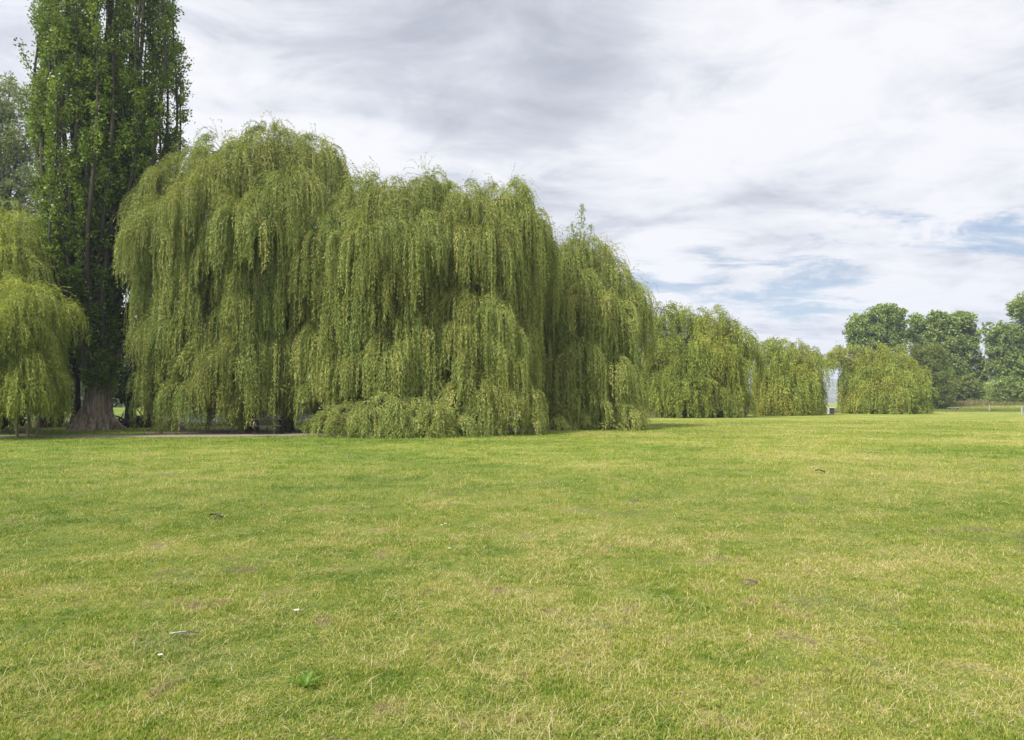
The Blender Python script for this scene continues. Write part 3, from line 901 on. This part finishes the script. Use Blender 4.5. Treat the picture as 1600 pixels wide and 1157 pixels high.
# dark shrub, far left
blob_tree("shrub", "dark broad-leaved shrub behind the three thin trunks at the far left edge", 41, -5,
    [(-10, 640, 26, 0), (15, 648, 20, 0), (-40, 630, 36, 0), (12, 622, 18, .5)], 16000, 0.13, 'dark', 'bark_dark', 0.08, cat="shrub")


# tangle of fallen branches on the bank
def fallen():
    c = at(208, HOR, 43.0); b = np.array([c[0], 43.0, float(gz(c[0], 43.0))])
    root = empty("fallen_branches", tuple(b), "dark tangle of fallen branches lying on the bank right of the poplar trunk", "fallen wood")
    mb = MB()
    Pm = lambda px, py, Y: at(px, py, Y)
    mb.tube([Pm(176, 668, 43), Pm(195, 661, 43), Pm(215, 655, 42.8), Pm(232, 650, 43)], [.2, .19, .15, .12], 10, rough=.06)
    mb.build("log", M['bark_dark'], root, smooth=True)
    for k in range(26):
        x0 = RNG.uniform(176, 232); y0 = np.interp(x0, [176, 232], [665, 652])
        s = Pm(x0, y0, 43 + RNG.uniform(-.3, .3))
        e = s + np.array([RNG.normal(0, .7), RNG.normal(0, .5), RNG.uniform(-.1, .9) if k % 2 else -s[2] + .0])
        m_ = (s + e) / 2 + RNG.normal(0, .12, 3)
        mb2 = mb if k == 0 else mb2
        if k == 0: mb2 = MB()
        mb2.tube([s, m_, e], [.06, .045, .02], 6, rough=.05)
    mb2.build("side_branches", M['bark_dark'], root, smooth=True)
fallen()

# ---- right end: far poplars, scrub and reeds
FP = "tall broad-crowned poplars beyond the far end of the field"
blob_tree("poplar_tree", "detached round-crowned green tree rising behind the flat-topped far willow", 165, 1372,
    [(1345, 512, 20, 0), (1372, 498, 19, 0), (1395, 495, 17, 0), (1400, 518, 16, 0), (1375, 522, 22, 0), (1335, 522, 12, 0), (1350, 545, 22, 0), (1390, 548, 22, 0), (1372, 580, 26, 0)],
    30000, 0.50, 'poplar_f', trunk_r=0.5, group=FP)
blob_tree("poplar_tree", "wide double-topped green tree in the middle of the three far tall trees", 168, 1480,
    [(1433, 505, 13, 0), (1425, 525, 12, 0), (1460, 502, 16, 0), (1482, 508, 18, 0), (1505, 503, 16, 0), (1515, 525, 14, 0), (1445, 530, 18, 0), (1475, 535, 24, 0), (1502, 550, 22, 0), (1520, 575, 20, 0), (1480, 570, 26, 0), (1450, 560, 20, 0), (1528, 595, 14, 0), (1495, 600, 24, 0)],
    44000, 0.50, 'poplar_f', trunk_r=0.55, group=FP)
blob_tree("poplar_tree", "tall green tree at the right edge, highest of the far trees", 160, 1600,
    [(1548, 522, 15, 0), (1570, 520, 16, 0), (1595, 485, 17, 0), (1615, 480, 26, 0), (1560, 545, 18, 0), (1585, 530, 20, 0), (1610, 525, 28, 0), (1575, 570, 22, 0), (1600, 570, 28, 0), (1630, 560, 32, 0), (1640, 500, 30, 0), (1558, 572, 14, 0), (1570, 595, 18, 0), (1610, 600, 26, 0), (1650, 600, 30, 0)],
    48000, 0.48, 'poplar_f', trunk_r=0.55, group=FP)
blob_tree("willow_tree", "olive green round tree tucked behind the right side of the flat-topped far willow", 128, 1445,
    [(1425, 555, 20, 0), (1450, 558, 22, 0), (1465, 585, 20, 0), (1440, 585, 24, 0), (1458, 615, 24, 0), (1435, 620, 20, 0), (1472, 622, 18, 0), (1462, 556, 12, 0)],
    34000, 0.36, 'bush', trunk_r=0.4, aspect=0.35)
GS = "bushes at the far end of the field"
for (px, Y, bl, m_, lab, n) in [
    (1502, 138, [(1495, 612, 18, 0), (1512, 605, 17, 0), (1525, 618, 14, 0), (1485, 622, 14, 0), (1508, 628, 18, 0), (1490, 634, 12, 0)], 'bush', "wide olive bush in the middle of the far scrub, behind the pale bench", 16000),
    (1530, 142, [(1528, 618, 10, 0), (1538, 625, 10, 0), (1535, 612, 8, 0), (1524, 628, 10, 0)], 'bush', "small light bush just left of the slender staked sapling", 8000),
    (1565, 145, [(1556, 610, 14, 0), (1572, 604, 13, 0), (1582, 616, 14, 0), (1560, 624, 14, 0), (1578, 630, 12, 0)], 'poplar_f', "dark green bush just right of the slender staked sapling", 14000),
    (1608, 143, [(1594, 618, 13, 0), (1606, 608, 15, 0), (1622, 612, 18, 0), (1640, 608, 20, 0), (1602, 630, 12, 0), (1630, 628, 16, 0)], 'poplar_f', "green bush at the right edge of the far scrub, behind the grey post", 14000),
    (1700, 150, [(1680, 605, 24, 0), (1720, 600, 26, 0), (1660, 615, 18, 0), (1750, 610, 26, 0)], 'poplar_f', "green bush outside the right edge of the far scrub", 12000)]:
    if px == 1700: continue
    blob_tree("bush", lab, Y, px, bl, n, 0.36, m_, trunk_r=0.12, cat="bush", group=GS)


def tuft_strip(name, lab, pts, width, n, h, mat, kind="stuff"):
    pts = np.array(pts, float)
    seg = np.concatenate([[0], np.cumsum(np.hypot(*np.diff(pts, axis=0).T))])
    s = RNG.random(n) * seg[-1]
    x = np.interp(s, seg, pts[:, 0]) + RNG.normal(0, width, n); y = np.interp(s, seg, pts[:, 1]) + RNG.normal(0, width, n)
    z = gz(x, y); ok = z > -1.3; x, y, z = x[ok], y[ok], z[ok]
    P = np.stack([x, y, z - .03], -1)
    D = unit(RNG.normal(0, .25, (len(x), 3)) + np.array([0, 0, 1.0]))
    hh = h * RNG.uniform(.4, 1.1, len(x)) * (0.5 + vnoise(x, y, 3, 41))
    V = leaf_quads(P, D, hh, hh * 0.06 + 0.02)
    o = mesh_np(name, V, [np.arange(len(P) * 4).reshape(-1, 4)], M[mat], None, RNG.random(len(P)) * .8 + .2 * vnoise(x, y, 6, 5))
    tag(o, lab, "vegetation", kind=kind); return o
def gp(px, Y): return ((px - 800) / F * Y, Y)
tuft_strip("reeds", "mixed green and tan tall grass along the low dyke at the far end of the field", [gp(1450, 132), gp(1500, 133), gp(1560, 136), gp(1620, 136), gp(1750, 136)], 1.6, 26000, 0.9, 'reed')
for q in range(1): tuft_strip("rough_grass", "unmown darker green grass strip where the lawn ends at the far right", [gp(1430, 122), gp(1500, 122), gp(1560, 122), gp(1620, 122), gp(1750, 122)], 3.4, 42000, 0.34, 'bush')
tuft_strip("bank_grass", "rough long grass on the river bank behind the trees", [(-60, 43), (-24, 44.5), (-4, 54), (8, 62), (14, 72), (20, 82), (30, 91), (38, 97), (47, 104), (60, 119)], 0.9, 30000, 0.5, 'reed')


# far wood on the other shore: an uncountable mass
def far_wood():
    n = 60000
    pts = BANK[1:13]
    seg = np.concatenate([[0], np.cumsum(np.hypot(*np.diff(pts, axis=0).T))])
    s = RNG.random(n) * seg[-1] * 0.9
    x0 = np.interp(s, seg, pts[:, 0]); y0 = np.interp(s, seg, pts[:, 1])
    tx = np.interp(s + 1, seg, pts[:, 0]) - x0; ty = np.interp(s + 1, seg, pts[:, 1]) - y0
    l = np.hypot(tx, ty) + 1e-6
    off = 127 + RNG.random(n) * 16
    x = x0 - ty / l * off; y = y0 + tx / l * off
    hmax = 5 + 10 * vnoise(x, y, 12, 51) + 4 * vnoise(x, y, 4, 52)
    P = np.stack([x, y, RNG.random(n) ** 0.8 * hmax], -1)
    D = unit(RNG.normal(size=(n, 3)))
    Ln = 1.3 * RNG.uniform(.6, 1.3, n)
    o = mesh_np("far_woods", leaf_quads(P, D, Ln, Ln * .8), [np.arange(n * 4).reshape(-1, 4)], M['bush'], None, np.clip(RNG.normal(.35, .2, n), 0, 1))
    tag(o, "band of trees and scrub on the far shore of the river, seen through the gaps", "woodland", kind="stuff")
far_wood()


# ------------------------------------------------------------------ objects
def picnic():
    Y = 34.3; x = (420 - 800) / F * Y
    b = np.array([x, Y, float(gz(x, Y))])
    root = empty("picnic_table", tuple(b), "dark wooden picnic table with attached benches under the tallest willow", "picnic table")
    L = 1.55; rz = R(8)
    def part(name, boxes, mat='wood'):
        mb = MB()
        for c, s, r in boxes:
            ca, sa = math.cos(rz), math.sin(rz)
            cc = (c[0] * ca - c[1] * sa + b[0], c[0] * sa + c[1] * ca + b[1], c[2] + b[2])
            mb.box(cc, s, rz + r, 0.008)
        return mb.build(name, M[mat], root)
    part("table_top", [((0, (k - 2) * 0.15, 0.74), (L, 0.14, 0.045), 0) for k in range(5)])
    for sy in (-1, 1):
        part("bench_seat", [((0, sy * 0.68 + k * 0.075, 0.44), (L, 0.14, 0.045), 0) for k in (-1, 1)])
    for sx in (-1, 1):
        mb = MB()
        for sy in (-1, 1):
            p0 = np.array([sx * .55, sy * .55, 0.0]); p1 = np.array([sx * .55, sy * .22, 0.71])
            ca, sa = math.cos(rz), math.sin(rz)
            w = lambda p: [p[0] * ca - p[1] * sa + b[0], p[0] * sa + p[1] * ca + b[1], p[2] + b[2]]
            mb.tube([w(p0), w(p1)], [0.055, 0.055], 4)
        ca, sa = math.cos(rz), math.sin(rz)
        mb.box((sx * .55 * ca + b[0], sx * .55 * sa + b[1], b[2] + .39), (.045, 1.5, .09), rz, .005)
        mb.build("leg_frame", M['wood'], root)
picnic()


def utility_box():
    g = ground_at(1298, 647.3); Y = g[1]; x = g[0]; b = np.array([x, Y, float(gz(x, Y))])
    root = empty("litter_bin", tuple(b), "small dark box-shaped bin with pale lid in the gap between two far willows", "bin")
    mb = MB(); mb.box(b + [0, 0, .42], (.72, .6, .8), R(10), .03); mb.build("body", M['boxdark'], root)
    mb = MB(); mb.box(b + [0, 0, .865], (.86, .74, .08), R(10), .02); mb.build("lid", M['boxpale'], root)
    mb = MB(); mb.box(b + [-.42, -.07, .42], (.08, .6, .78), R(10), .01); mb.build("side_panel", M['boxpale'], root)
utility_box()


def bench_far():
    g = ground_at(1489, 643.0); Y = 124.0; x = (1489 - 800) / F * Y; b = np.array([x, Y, float(gz(x, Y))])
    root = empty("bench", tuple(b), "pale low flat bench in front of the far bushes on the right", "bench")
    mb = MB()
    for k in range(3): mb.box(b + [0, (k - 1) * .17, .50], (2.0, .15, .06), 0, .01)
    mb.build("seat", M['slat'], root)
    for s in (-1, 1):
        mb = MB(); mb.box(b + [s * .75, 0, .235], (.1, .4, .47), 0, .01); mb.build("leg", M['wood'], root)
bench_far()


def sapling():
    Y = 118.0; x = (1543.5 - 800) / F * Y; b = np.array([x, Y, float(gz(x, Y))])
    root = empty("sapling", tuple(b), "slender pale-stemmed sapling standing alone before the far bushes on the right", "tree")
    mb = MB(); top = at(1543, 600, Y)
    mb.tube([b - [0, 0, .1], (b + top) / 2 + [.05, 0, 0], top], [.075, .05, .015], 8)
    for k in range(14):
        s = b + (top - b) * RNG.uniform(.45, .95); a_ = RNG.uniform(0, 6.28)
        mb.tube([s, s + [math.cos(a_) * .5, math.sin(a_) * .5, .6]], [.02, .006], 4)
    mb.build("trunk", M['bark_pole'], root, smooth=True)
    n = 700; t = RNG.uniform(.4, 1.05, n)
    P = b + (top - b) * t[:, None] + RNG.normal(0, .42, (n, 3)) * np.array([1, 1, .7])
    Ln = .2 * RNG.uniform(.6, 1.3, n)
    foliage("crown", root, M['poplar_f'], P, unit(RNG.normal(size=(n, 3))), Ln, Ln * .7, RNG.normal(.6, .2, n))
    mb = MB(); mb.tube([b + [.25, .1, -.1], b + [.25, .1, 1.2]], [.045, .045], 8); mb.build("stake", M['slat'], root)
sapling()


def far_post():
    g = ground_at(1597, 648.5); b = np.array([g[0], g[1], float(gz(g[0], g[1]))])
    mb = MB(); mb.box(b + [0, 0, .55], (.17, .17, 1.14), R(12), .02)
    mb.box(b + [0, 0, 1.15], (.22, .22, .06), R(12), .015)
    o = mb.build("post", M['post'], None, origin=b)
    tag(o, "short pale grey post standing on the lawn at the far right edge", "post")
far_post()


def stone():
    Y = 41.0; x = (286 - 800) / F * Y; b = np.array([x, Y, float(gz(x, Y))])
    n = 14; mb = MB()
    th = np.linspace(0, 2 * math.pi, n, endpoint=False)
    rings = []
    for z, r in ((-.05, .22), (.08, .24), (.2, .2), (.27, .12)):
        rings.append(np.stack([np.cos(th) * r * RNG.uniform(.88, 1.1, n), np.sin(th) * r * RNG.uniform(.88, 1.1, n), z + RNG.normal(0, .01, n)], -1) + b)
    V = np.concatenate(rings); fs = []
    for k in range(3):
        for j in range(n): fs.append((k * n + j, k * n + (j + 1) % n, (k + 1) * n + (j + 1) % n, (k + 1) * n + j))
    mb.add(V, [np.array(fs)]); mb.add(rings[-1], [np.arange(n)])
    o = mb.build("stone", M['post'], None, origin=b)
    tag(o, "small grey stone on the ground under the left curtain of the tallest willow", "stone")
stone()


# leafy dock plant in the near grass
def dock():
    g = ground_at(478, 1064); b = np.array([g[0], g[1], float(gz(g[0], g[1]))])
    V, Fc, n0, T = [], [], 0, []
    for (a, tilt, L, W) in ((a0, t0, l0 * .72, w0 * .72) for a0, t0, l0, w0 in ((1.2, .25, .115, .04), (2.3, .45, .095, .04), (0.2, .7, .09, .034), (3.6, .9, .08, .034), (4.8, .9, .075, .03), (1.7, .1, .085, .034), (2.9, 1.0, .08, .03), (5.6, 1.0, .07, .03))):
        n = 8; hd = np.array([math.cos(a), math.sin(a), 0]); sd = np.array([-math.sin(a), math.cos(a), 0])
        for i in range(n + 1):
            t = i / n; w = W * math.sin(math.pi * min(1, t * .93 + .05)) ** .7 * .5
            c = b + hd * (L * t * tilt + .05 * t * t) + np.array([0, 0, L * t * (1 - .25 * tilt * t)])
            for s in (-1, 0, 1): V.append(c + sd * s * w + np.array([0, 0, .008 * abs(s) + .003 * math.sin(i * 2.1 + s)]))
        for i in range(n):
            for s in (0, 1):
                q = n0 + i * 3 + s; Fc.append((q, q + 1, q + 4, q + 3)); T.append(.3 + .5 * random.random())
        n0 += 3 * (n + 1)
    o = mesh_np("broadleaf_weed", np.array(V), [np.array(Fc)], M['dock'], None, T, True, origin=b)
    tag(o, "bright green broad-leaved weed standing up from the near grass", "weed")
dock()


def daisy(px, py, lab, s=1.0):
    g = ground_at(px, py); b = np.array([g[0], g[1], float(gz(g[0], g[1]))])
    root = empty("daisy", tuple(b), lab, "flower", "small white flowers in the grass")
    mb = MB(); top = b + [0, 0, .055]
    mb.tube([b, top], [.0015, .0012], 5); mb.build("stem", M['dock'], root)
    V, Fc = [], []
    k = 14
    for i in range(k):
        a = 2 * math.pi * i / k; hd = np.array([math.cos(a), math.sin(a) , .1]); sd = np.array([-math.sin(a), math.cos(a), 0])
        r = .015 * s; V += [top + hd * .003, top + hd * r * .7 + sd * .0035 * s, top + hd * r, top + hd * r * .7 - sd * .0035 * s]
        Fc.append([4 * i + j for j in range(4)])
    mesh_np("petals", np.array(V), [np.array(Fc)], M['white'], root)
    mb = MB(); mb.tube([top, top + [0, 0, .003]], [.0045 * s, .003 * s], 10); mb.build("flower_head", M['yellow'], root)
daisy(463, 958, "white flower in the near grass, straight above the bright weed", 1.5)
daisy(690, 824, "left one of the close pair of white flowers in the middle of the lawn", 1.3)
daisy(696, 822, "right one of the close pair of white flowers in the middle of the lawn", 1.3)
daisy(702, 860, "single white flower just in front of the close pair in the middle of the lawn", 1.2)
daisy(250, 1029, "white flower in the near grass, leftmost in the photo", 1.1)


def feather():
    g = ground_at(291, 992); b = np.array([g[0], g[1], float(gz(g[0], g[1])) + .035])
    n = 14; V, Fc = [], []
    for i in range(n + 1):
        t = i / n; w = .016 * math.sin(math.pi * min(1, t * .9 + .08)) ** .6
        for s in (-1, 0, 1): V.append(b + [(t - .5) * .17, s * w + .01 * t * t, .006 * (1 - abs(s)) + .012 * math.sin(t * 3)])
    for i in range(n):
        for s in (0, 1): q = i * 3 + s; Fc.append((q, q + 3, q + 4, q + 1))
    root = empty("feather", tuple(b), "dark feather with a white quill lying in the near grass on the left", "feather")
    mesh_np("vane", np.array(V), [np.array(Fc)], M['feather'], root, smooth=True)
    mb = MB(); mb.tube([b + [-.115, 0, .004], b + [-.08, 0, .010], b + [.0, .002, .019]], [.0015, .002, .001], 6); mb.build("quill", M['white'], root)
feather()


def dead_leaf(px, py, lab, L=.10):
    g = ground_at(px, py); b = np.array([g[0], g[1], float(gz(g[0], g[1])) + .045])
    n = 8; V, Fc = [], []
    for i in range(n + 1):
        t = i / n; w = L * .35 * math.sin(math.pi * min(1, t * .94 + .03)) ** .8
        for s in (-1, 0, 1): V.append(b + [(t - .5) * L * 1.6, s * w, .02 * abs(s) + .02 * math.sin(t * 5)])
    for i in range(n):
        for s in (0, 1): q = i * 3 + s; Fc.append((q, q + 3, q + 4, q + 1))
    o = mesh_np("dead_leaf", np.array(V), [np.array(Fc)], M['deadleaf'], None, None, True, origin=b)
    tag(o, lab, "leaf")
dead_leaf(338, 811, "curled dark brown leaf on the lawn, left of centre", .12)
dead_leaf(1282, 742, "tiny dark curled leaf on the lawn at right, on the far half", .14)


def clod(px, py, r, lab):
    g = ground_at(px, py); b = np.array([g[0], g[1], float(gz(g[0], g[1]))])
    mb = MB(); n = 18; rings = []
    th = np.linspace(0, 2 * math.pi, n, endpoint=False)
    for z, q in ((-.01, 1.0), (.018, .85), (.035, .6), (.045, .3), (.048, .05)):
        rr = r * q * RNG.uniform(.75, 1.2, n)
        rings.append(np.stack([np.cos(th) * rr * 1.5, np.sin(th) * rr, z * (r / .1) * RNG.uniform(.6, 1.3, n)], -1) + b)
    V = np.concatenate(rings); fs = [(k * n + j, k * n + (j + 1) % n, (k + 1) * n + (j + 1) % n, (k + 1) * n + j) for k in range(4) for j in range(n)]
    mb.add(V, [np.array(fs)]); mb.add(rings[-1], [np.arange(n)])
    o = mb.build("soil_mound", M['soil'], None, origin=b, smooth=True)
    tag(o, lab, "soil mound", "small mounds of soil on the lawn")
clod(1172, 906, .065, "small crumbly brown soil mound on the dry grass at lower right")
clod(992, 781, .075, "small brown soil mound on the lawn right of centre, the farther one")

# ------------------------------------------------------------------ lawn blades (uncountable)
def lawn_blades(name, lab, y0, y1, rho, hfun, wfun, seed, two, lie=0.0, mat='blade', tintf=None):
    rg = np.random.default_rng(seed)
    # density rho*(4/y)^2 per m2 over |x| < 0.86 y + 1.2
    Ntot = int(rho * 16 * 1.72 * math.log(y1 / y0) + rho * 16 * 2.4 * (1 / y0 - 1 / y1))
    y = y0 * (y1 / y0) ** rg.random(Ntot)
    hw = 0.86 * y + 1.2
    x = rg.uniform(-1, 1, Ntot) * hw
    # clumping
    cl = 0.55 * vnoise(x, y, 0.09, 61) + 0.45 * vnoise(x, y, 0.35, 62)
    keep = rg.random(Ntot) < np.clip(0.35 + 2.2 * (cl - 0.35), 0.22, 1)
    pdm = path_d(x, y); keep &= (pdm > 1.2 + 0.3 * rg.random(Ntot)) & (bank_d(x, y) < -1)
    for wx, wy, wr in WILLOW_SHADE: keep &= np.hypot(x - wx, y - wy) > wr * 0.8 * rg.random(Ntot) ** .3
    if tintf is not None: keep &= (vnoise(x, y, 0.28, 71) * 0.6 + vnoise(x, y, 1.3, 72) * 0.4) > rg.uniform(.42, .72, Ntot)
    x, y, cl = x[keep], y[keep], cl[keep]; n = len(x)
    z = gz(x, y) - 0.004
    h = hfun(y) * rg.uniform(.45, 1.25, n) * (0.55 + 0.9 * vnoise(x, y, 0.5, 63))
    w = wfun(y) * rg.uniform(.7, 1.3, n)
    a = rg.uniform(0, 2 * math.pi, n); lean = np.abs(rg.normal(0.45, 0.35, n)) + lie
    hd = np.stack([np.cos(a), np.sin(a), 0 * a], -1); 
    b_ = a + math.pi / 2 + rg.normal(0, .5, n); sd = np.stack([np.cos(b_), np.sin(b_), 0 * a], -1)
    P = np.stack([x, y, z], -1)
    cz = np.cos(np.minimum(lean, 1.5)); sz = np.sin(np.minimum(lean, 1.5))
    T = np.clip(rg.normal(.5, .28, n), 0, 1.6)
    st = rg.random(n) < 0.07; T[st] = rg.uniform(1.1, 1.9, st.sum())
    if tintf is not None:
        T = tintf(rg, n); h = h * rg.uniform(.5, 1.3, n)
    up = np.array([0, 0, 1.0])
    if two:
        m = P + hd * (h * sz * .35)[:, None] + up * (h * cz * .62)[:, None]
        t = P + hd * (h * (sz * 1.1 + .1))[:, None] + up * (h * cz * 0.95)[:, None]
        V = np.stack([P - sd * (w / 2)[:, None], P + sd * (w / 2)[:, None], m + sd * (w * .42)[:, None], m - sd * (w * .42)[:, None], t], 1).reshape(-1, 3)
        k = np.arange(n)[:, None] * 5
        q = k + np.array([[0, 1, 2, 3]]); tr = k + np.array([[3, 2, 4]])
        o = mesh_np(name, V, [q, tr], M[mat], None, np.concatenate([T, T]))
    else:
        t = P + hd * (h * sz)[:, None] + up * (h * cz)[:, None]
        V = np.stack([P - sd * (w / 2)[:, None], P + sd * (w / 2)[:, None], t], 1).reshape(-1, 3)
        o = mesh_np(name, V, [np.arange(n * 3).reshape(-1, 3)], M[mat], None, T)
    print(name, n)
    tag(o, lab, "grass", kind="stuff")
    return o

lawn_blades("near_grass", "short mown grass blades of the near lawn, mixed green and straw coloured", 2.6, 11, 20000, lambda y: 0.033 + 0 * y, lambda y: 0.0036 + 0.0003 * y, 11, True)
lawn_blades("lawn_grass", "mown grass of the wider lawn up to the willows", 11, 60, 14000, lambda y: 0.05 + 0.0006 * y, lambda y: 0.0006 * y + .001, 12, False)
lawn_blades("dry_straw", "dry straw-coloured clippings scattered flat over the lawn", 2.6, 22, 6000, lambda y: 0.10 + 0.002 * y, lambda y: 0.0016 + 0.00024 * y, 13, True, lie=0.95, tintf=lambda rg, n: rg.uniform(1.0, 2.3, n))

# ------------------------------------------------------------------ haze
def haze():
    mb = MB()
    mb.box((500, 1700, 58.0), (4600, 4700, 124.0))
    m, nt, N, L = new_mat("haze_air")
    v = N.new("ShaderNodeVolumePrincipled")
    v.inputs["Color"].default_value = (0.72, 0.82, 1.0, 1)
    v.inputs["Density"].default_value = 0.00035
    v.inputs["Anisotropy"].default_value = 0.2
    o = N.new("ShaderNodeOutputMaterial"); L.new(v.outputs[0], o.inputs["Volume"])
    ob = mb.build("haze", m, None)
    tag(ob, kind="stuff")
    return ob
USE_HAZE = True
if USE_HAZE: haze()

# ------------------------------------------------------------------ light
SUN_AZ = R(232)      # compass-like: direction the sun stands in, clockwise from +Y (behind, to the left)
SUN_EL = R(52)
sv = Vector((math.sin(SUN_AZ) * math.cos(SUN_EL), math.cos(SUN_AZ) * math.cos(SUN_EL), math.sin(SUN_EL)))
sl = bpy.data.lights.new("sun", 'SUN'); sl.energy = 4.4; sl.angle = R(7); sl.color = (1.0, 0.96, 0.89)
so = bpy.data.objects.new("sun", sl); so.rotation_euler = (-sv).to_track_quat('-Z', 'Y').to_euler(); so.location = (0, 0, 60)
COL.objects.link(so)

world = bpy.data.worlds.new("World"); scene.world = world; world.use_nodes = True
nt = world.node_tree; N = nt.nodes; L = nt.links; N.clear()
sky = N.new("ShaderNodeTexSky"); sky.sky_type = 'NISHITA'; sky.sun_disc = False
sky.sun_elevation = SUN_EL; sky.sun_rotation = SUN_AZ
sky.air_density = 1.0; sky.dust_density = 1.0
tc = N.new("ShaderNodeTexCoord")
dirv = tc.outputs["Generated"]
sep = N.new("ShaderNodeSeparateXYZ"); L.new(dirv, sep.inputs[0])
zc = math_n(nt, 'ADD', math_n(nt, 'MAXIMUM', sep.outputs[2], 0.0), 0.16)
cmb = N.new("ShaderNodeCombineXYZ")
L.new(math_n(nt, 'DIVIDE', sep.outputs[0], zc), cmb.inputs[0]); L.new(math_n(nt, 'DIVIDE', sep.outputs[1], zc), cmb.inputs[1])
mp = N.new("ShaderNodeMapping"); mp.inputs["Rotation"].default_value = (0, 0, R(-28)); mp.inputs["Scale"].default_value = (0.9, 1.3, 1); mp.inputs["Location"].default_value = (3.3, 1.7, 0)
L.new(cmb.outputs[0], mp.inputs[0])
nA = noise(nt, mp.outputs[0], 1.15, 6, 0.52); nA.inputs["Distortion"].default_value = 0.5
nB = noise(nt, mp.outputs[0], 3.4, 10, 0.62); nB.inputs["Distortion"].default_value = 0.5
nC = noise(nt, mp.outputs[0], 0.8, 5, 0.55); nC.inputs["Distortion"].default_value = 0.8


def blobs(lst):
    tot = None
    for px, py, rad, wt in lst:
        d = unit(raydir(px, py))
        vm = N.new("ShaderNodeVectorMath"); vm.operation = 'DOT_PRODUCT'; vm.inputs[1].default_value = tuple(d); L.new(dirv, vm.inputs[0])
        v = maprange(nt, vm.outputs["Value"], math.cos(R(rad)), 1.0, 0.0, wt)
        tot = v if tot is None else math_n(nt, 'ADD', tot, v)
    return tot

# dark underside of the cloud deck
dk = math_n(nt, 'ADD', math_n(nt, 'MULTIPLY', nA.outputs[0], 0.62), math_n(nt, 'MULTIPLY', nB.outputs[0], 0.38))
dk = math_n(nt, 'MULTIPLY_ADD', dk, 2.6, -0.84)
dk = math_n(nt, 'ADD', dk, blobs([(330, 60, 14, 0.07), (560, 110, 13, 0.09), (760, 160, 13, 0.09), (930, 200, 11, 0.08), (1120, 240, 9, 0.07), (900, 60, 10, 0.05), (60, 40, 14, 0.05), (300, 280, 13, -0.20), (560, 260, 9, -0.12), (1340, 110, 7, -0.05), (1500, 100, 9, .04), (1180, 60, 7, .03), (1300, 230, 7, .04), (1010, 330, 9, -0.12), (1350, 430, 10, -0.14), (1130, 60, 8, -.06), (1560, 250, 8, -.05)]))
r = ramp(nt, [(0.28, (0.97, 0.97, 1.0)), (0.45, (0.85, 0.865, 0.915)), (0.60, (0.68, 0.70, 0.775)), (0.80, (0.52, 0.545, 0.625)), (1.0, (0.42, 0.445, 0.52))])
L.new(dk, r.inputs[0])
# clear slits
bl = math_n(nt, 'ADD', nC.outputs[0], math_n(nt, 'MULTIPLY', math_n(nt, 'SUBTRACT', nB.outputs[0], 0.5), 0.9))
bl = math_n(nt, 'ADD', bl, blobs([(1400, 322, 5, 0.07), (1240, 345, 6, 0.08), (1500, 330, 5, 0.06), (1130, 350, 5, 0.08), (970, 300, 4, 0.10), (1060, 440, 6, 0.16), (960, 440, 5, .12), (1300, 500, 8, 0.17), (1560, 440, 8, 0.16), (1440, 150, 5, 0.13), (980, 290, 5, 0.06), (680, 240, 4, 0.05), (1150, 480, 7, .1)]))
bf = maprange(nt, bl, 0.67, 0.90, 0.0, 0.8)
skc = mixc(nt, 1.0, sky.outputs[0], (0.115, 0.118, 0.122), 'MULTIPLY')
colr = mixc(nt, bf, r.outputs[0], skc)
# sky around the unseen sun brightened to add soft directional light
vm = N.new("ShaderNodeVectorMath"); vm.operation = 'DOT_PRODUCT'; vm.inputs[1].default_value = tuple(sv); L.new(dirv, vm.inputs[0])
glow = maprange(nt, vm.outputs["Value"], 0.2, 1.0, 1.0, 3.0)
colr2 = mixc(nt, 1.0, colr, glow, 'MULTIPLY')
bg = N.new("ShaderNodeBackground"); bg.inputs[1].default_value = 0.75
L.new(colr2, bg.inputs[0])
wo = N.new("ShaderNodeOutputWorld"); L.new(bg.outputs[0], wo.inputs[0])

scene.view_settings.view_transform = 'Standard'
scene.view_settings.look = 'None'
scene.view_settings.exposure = 0.40
scene.view_settings.gamma = 1.0
scene.cycles.max_bounces = 8
scene.cycles.volume_bounces = 0
scene.cycles.transparent_max_bounces = 8
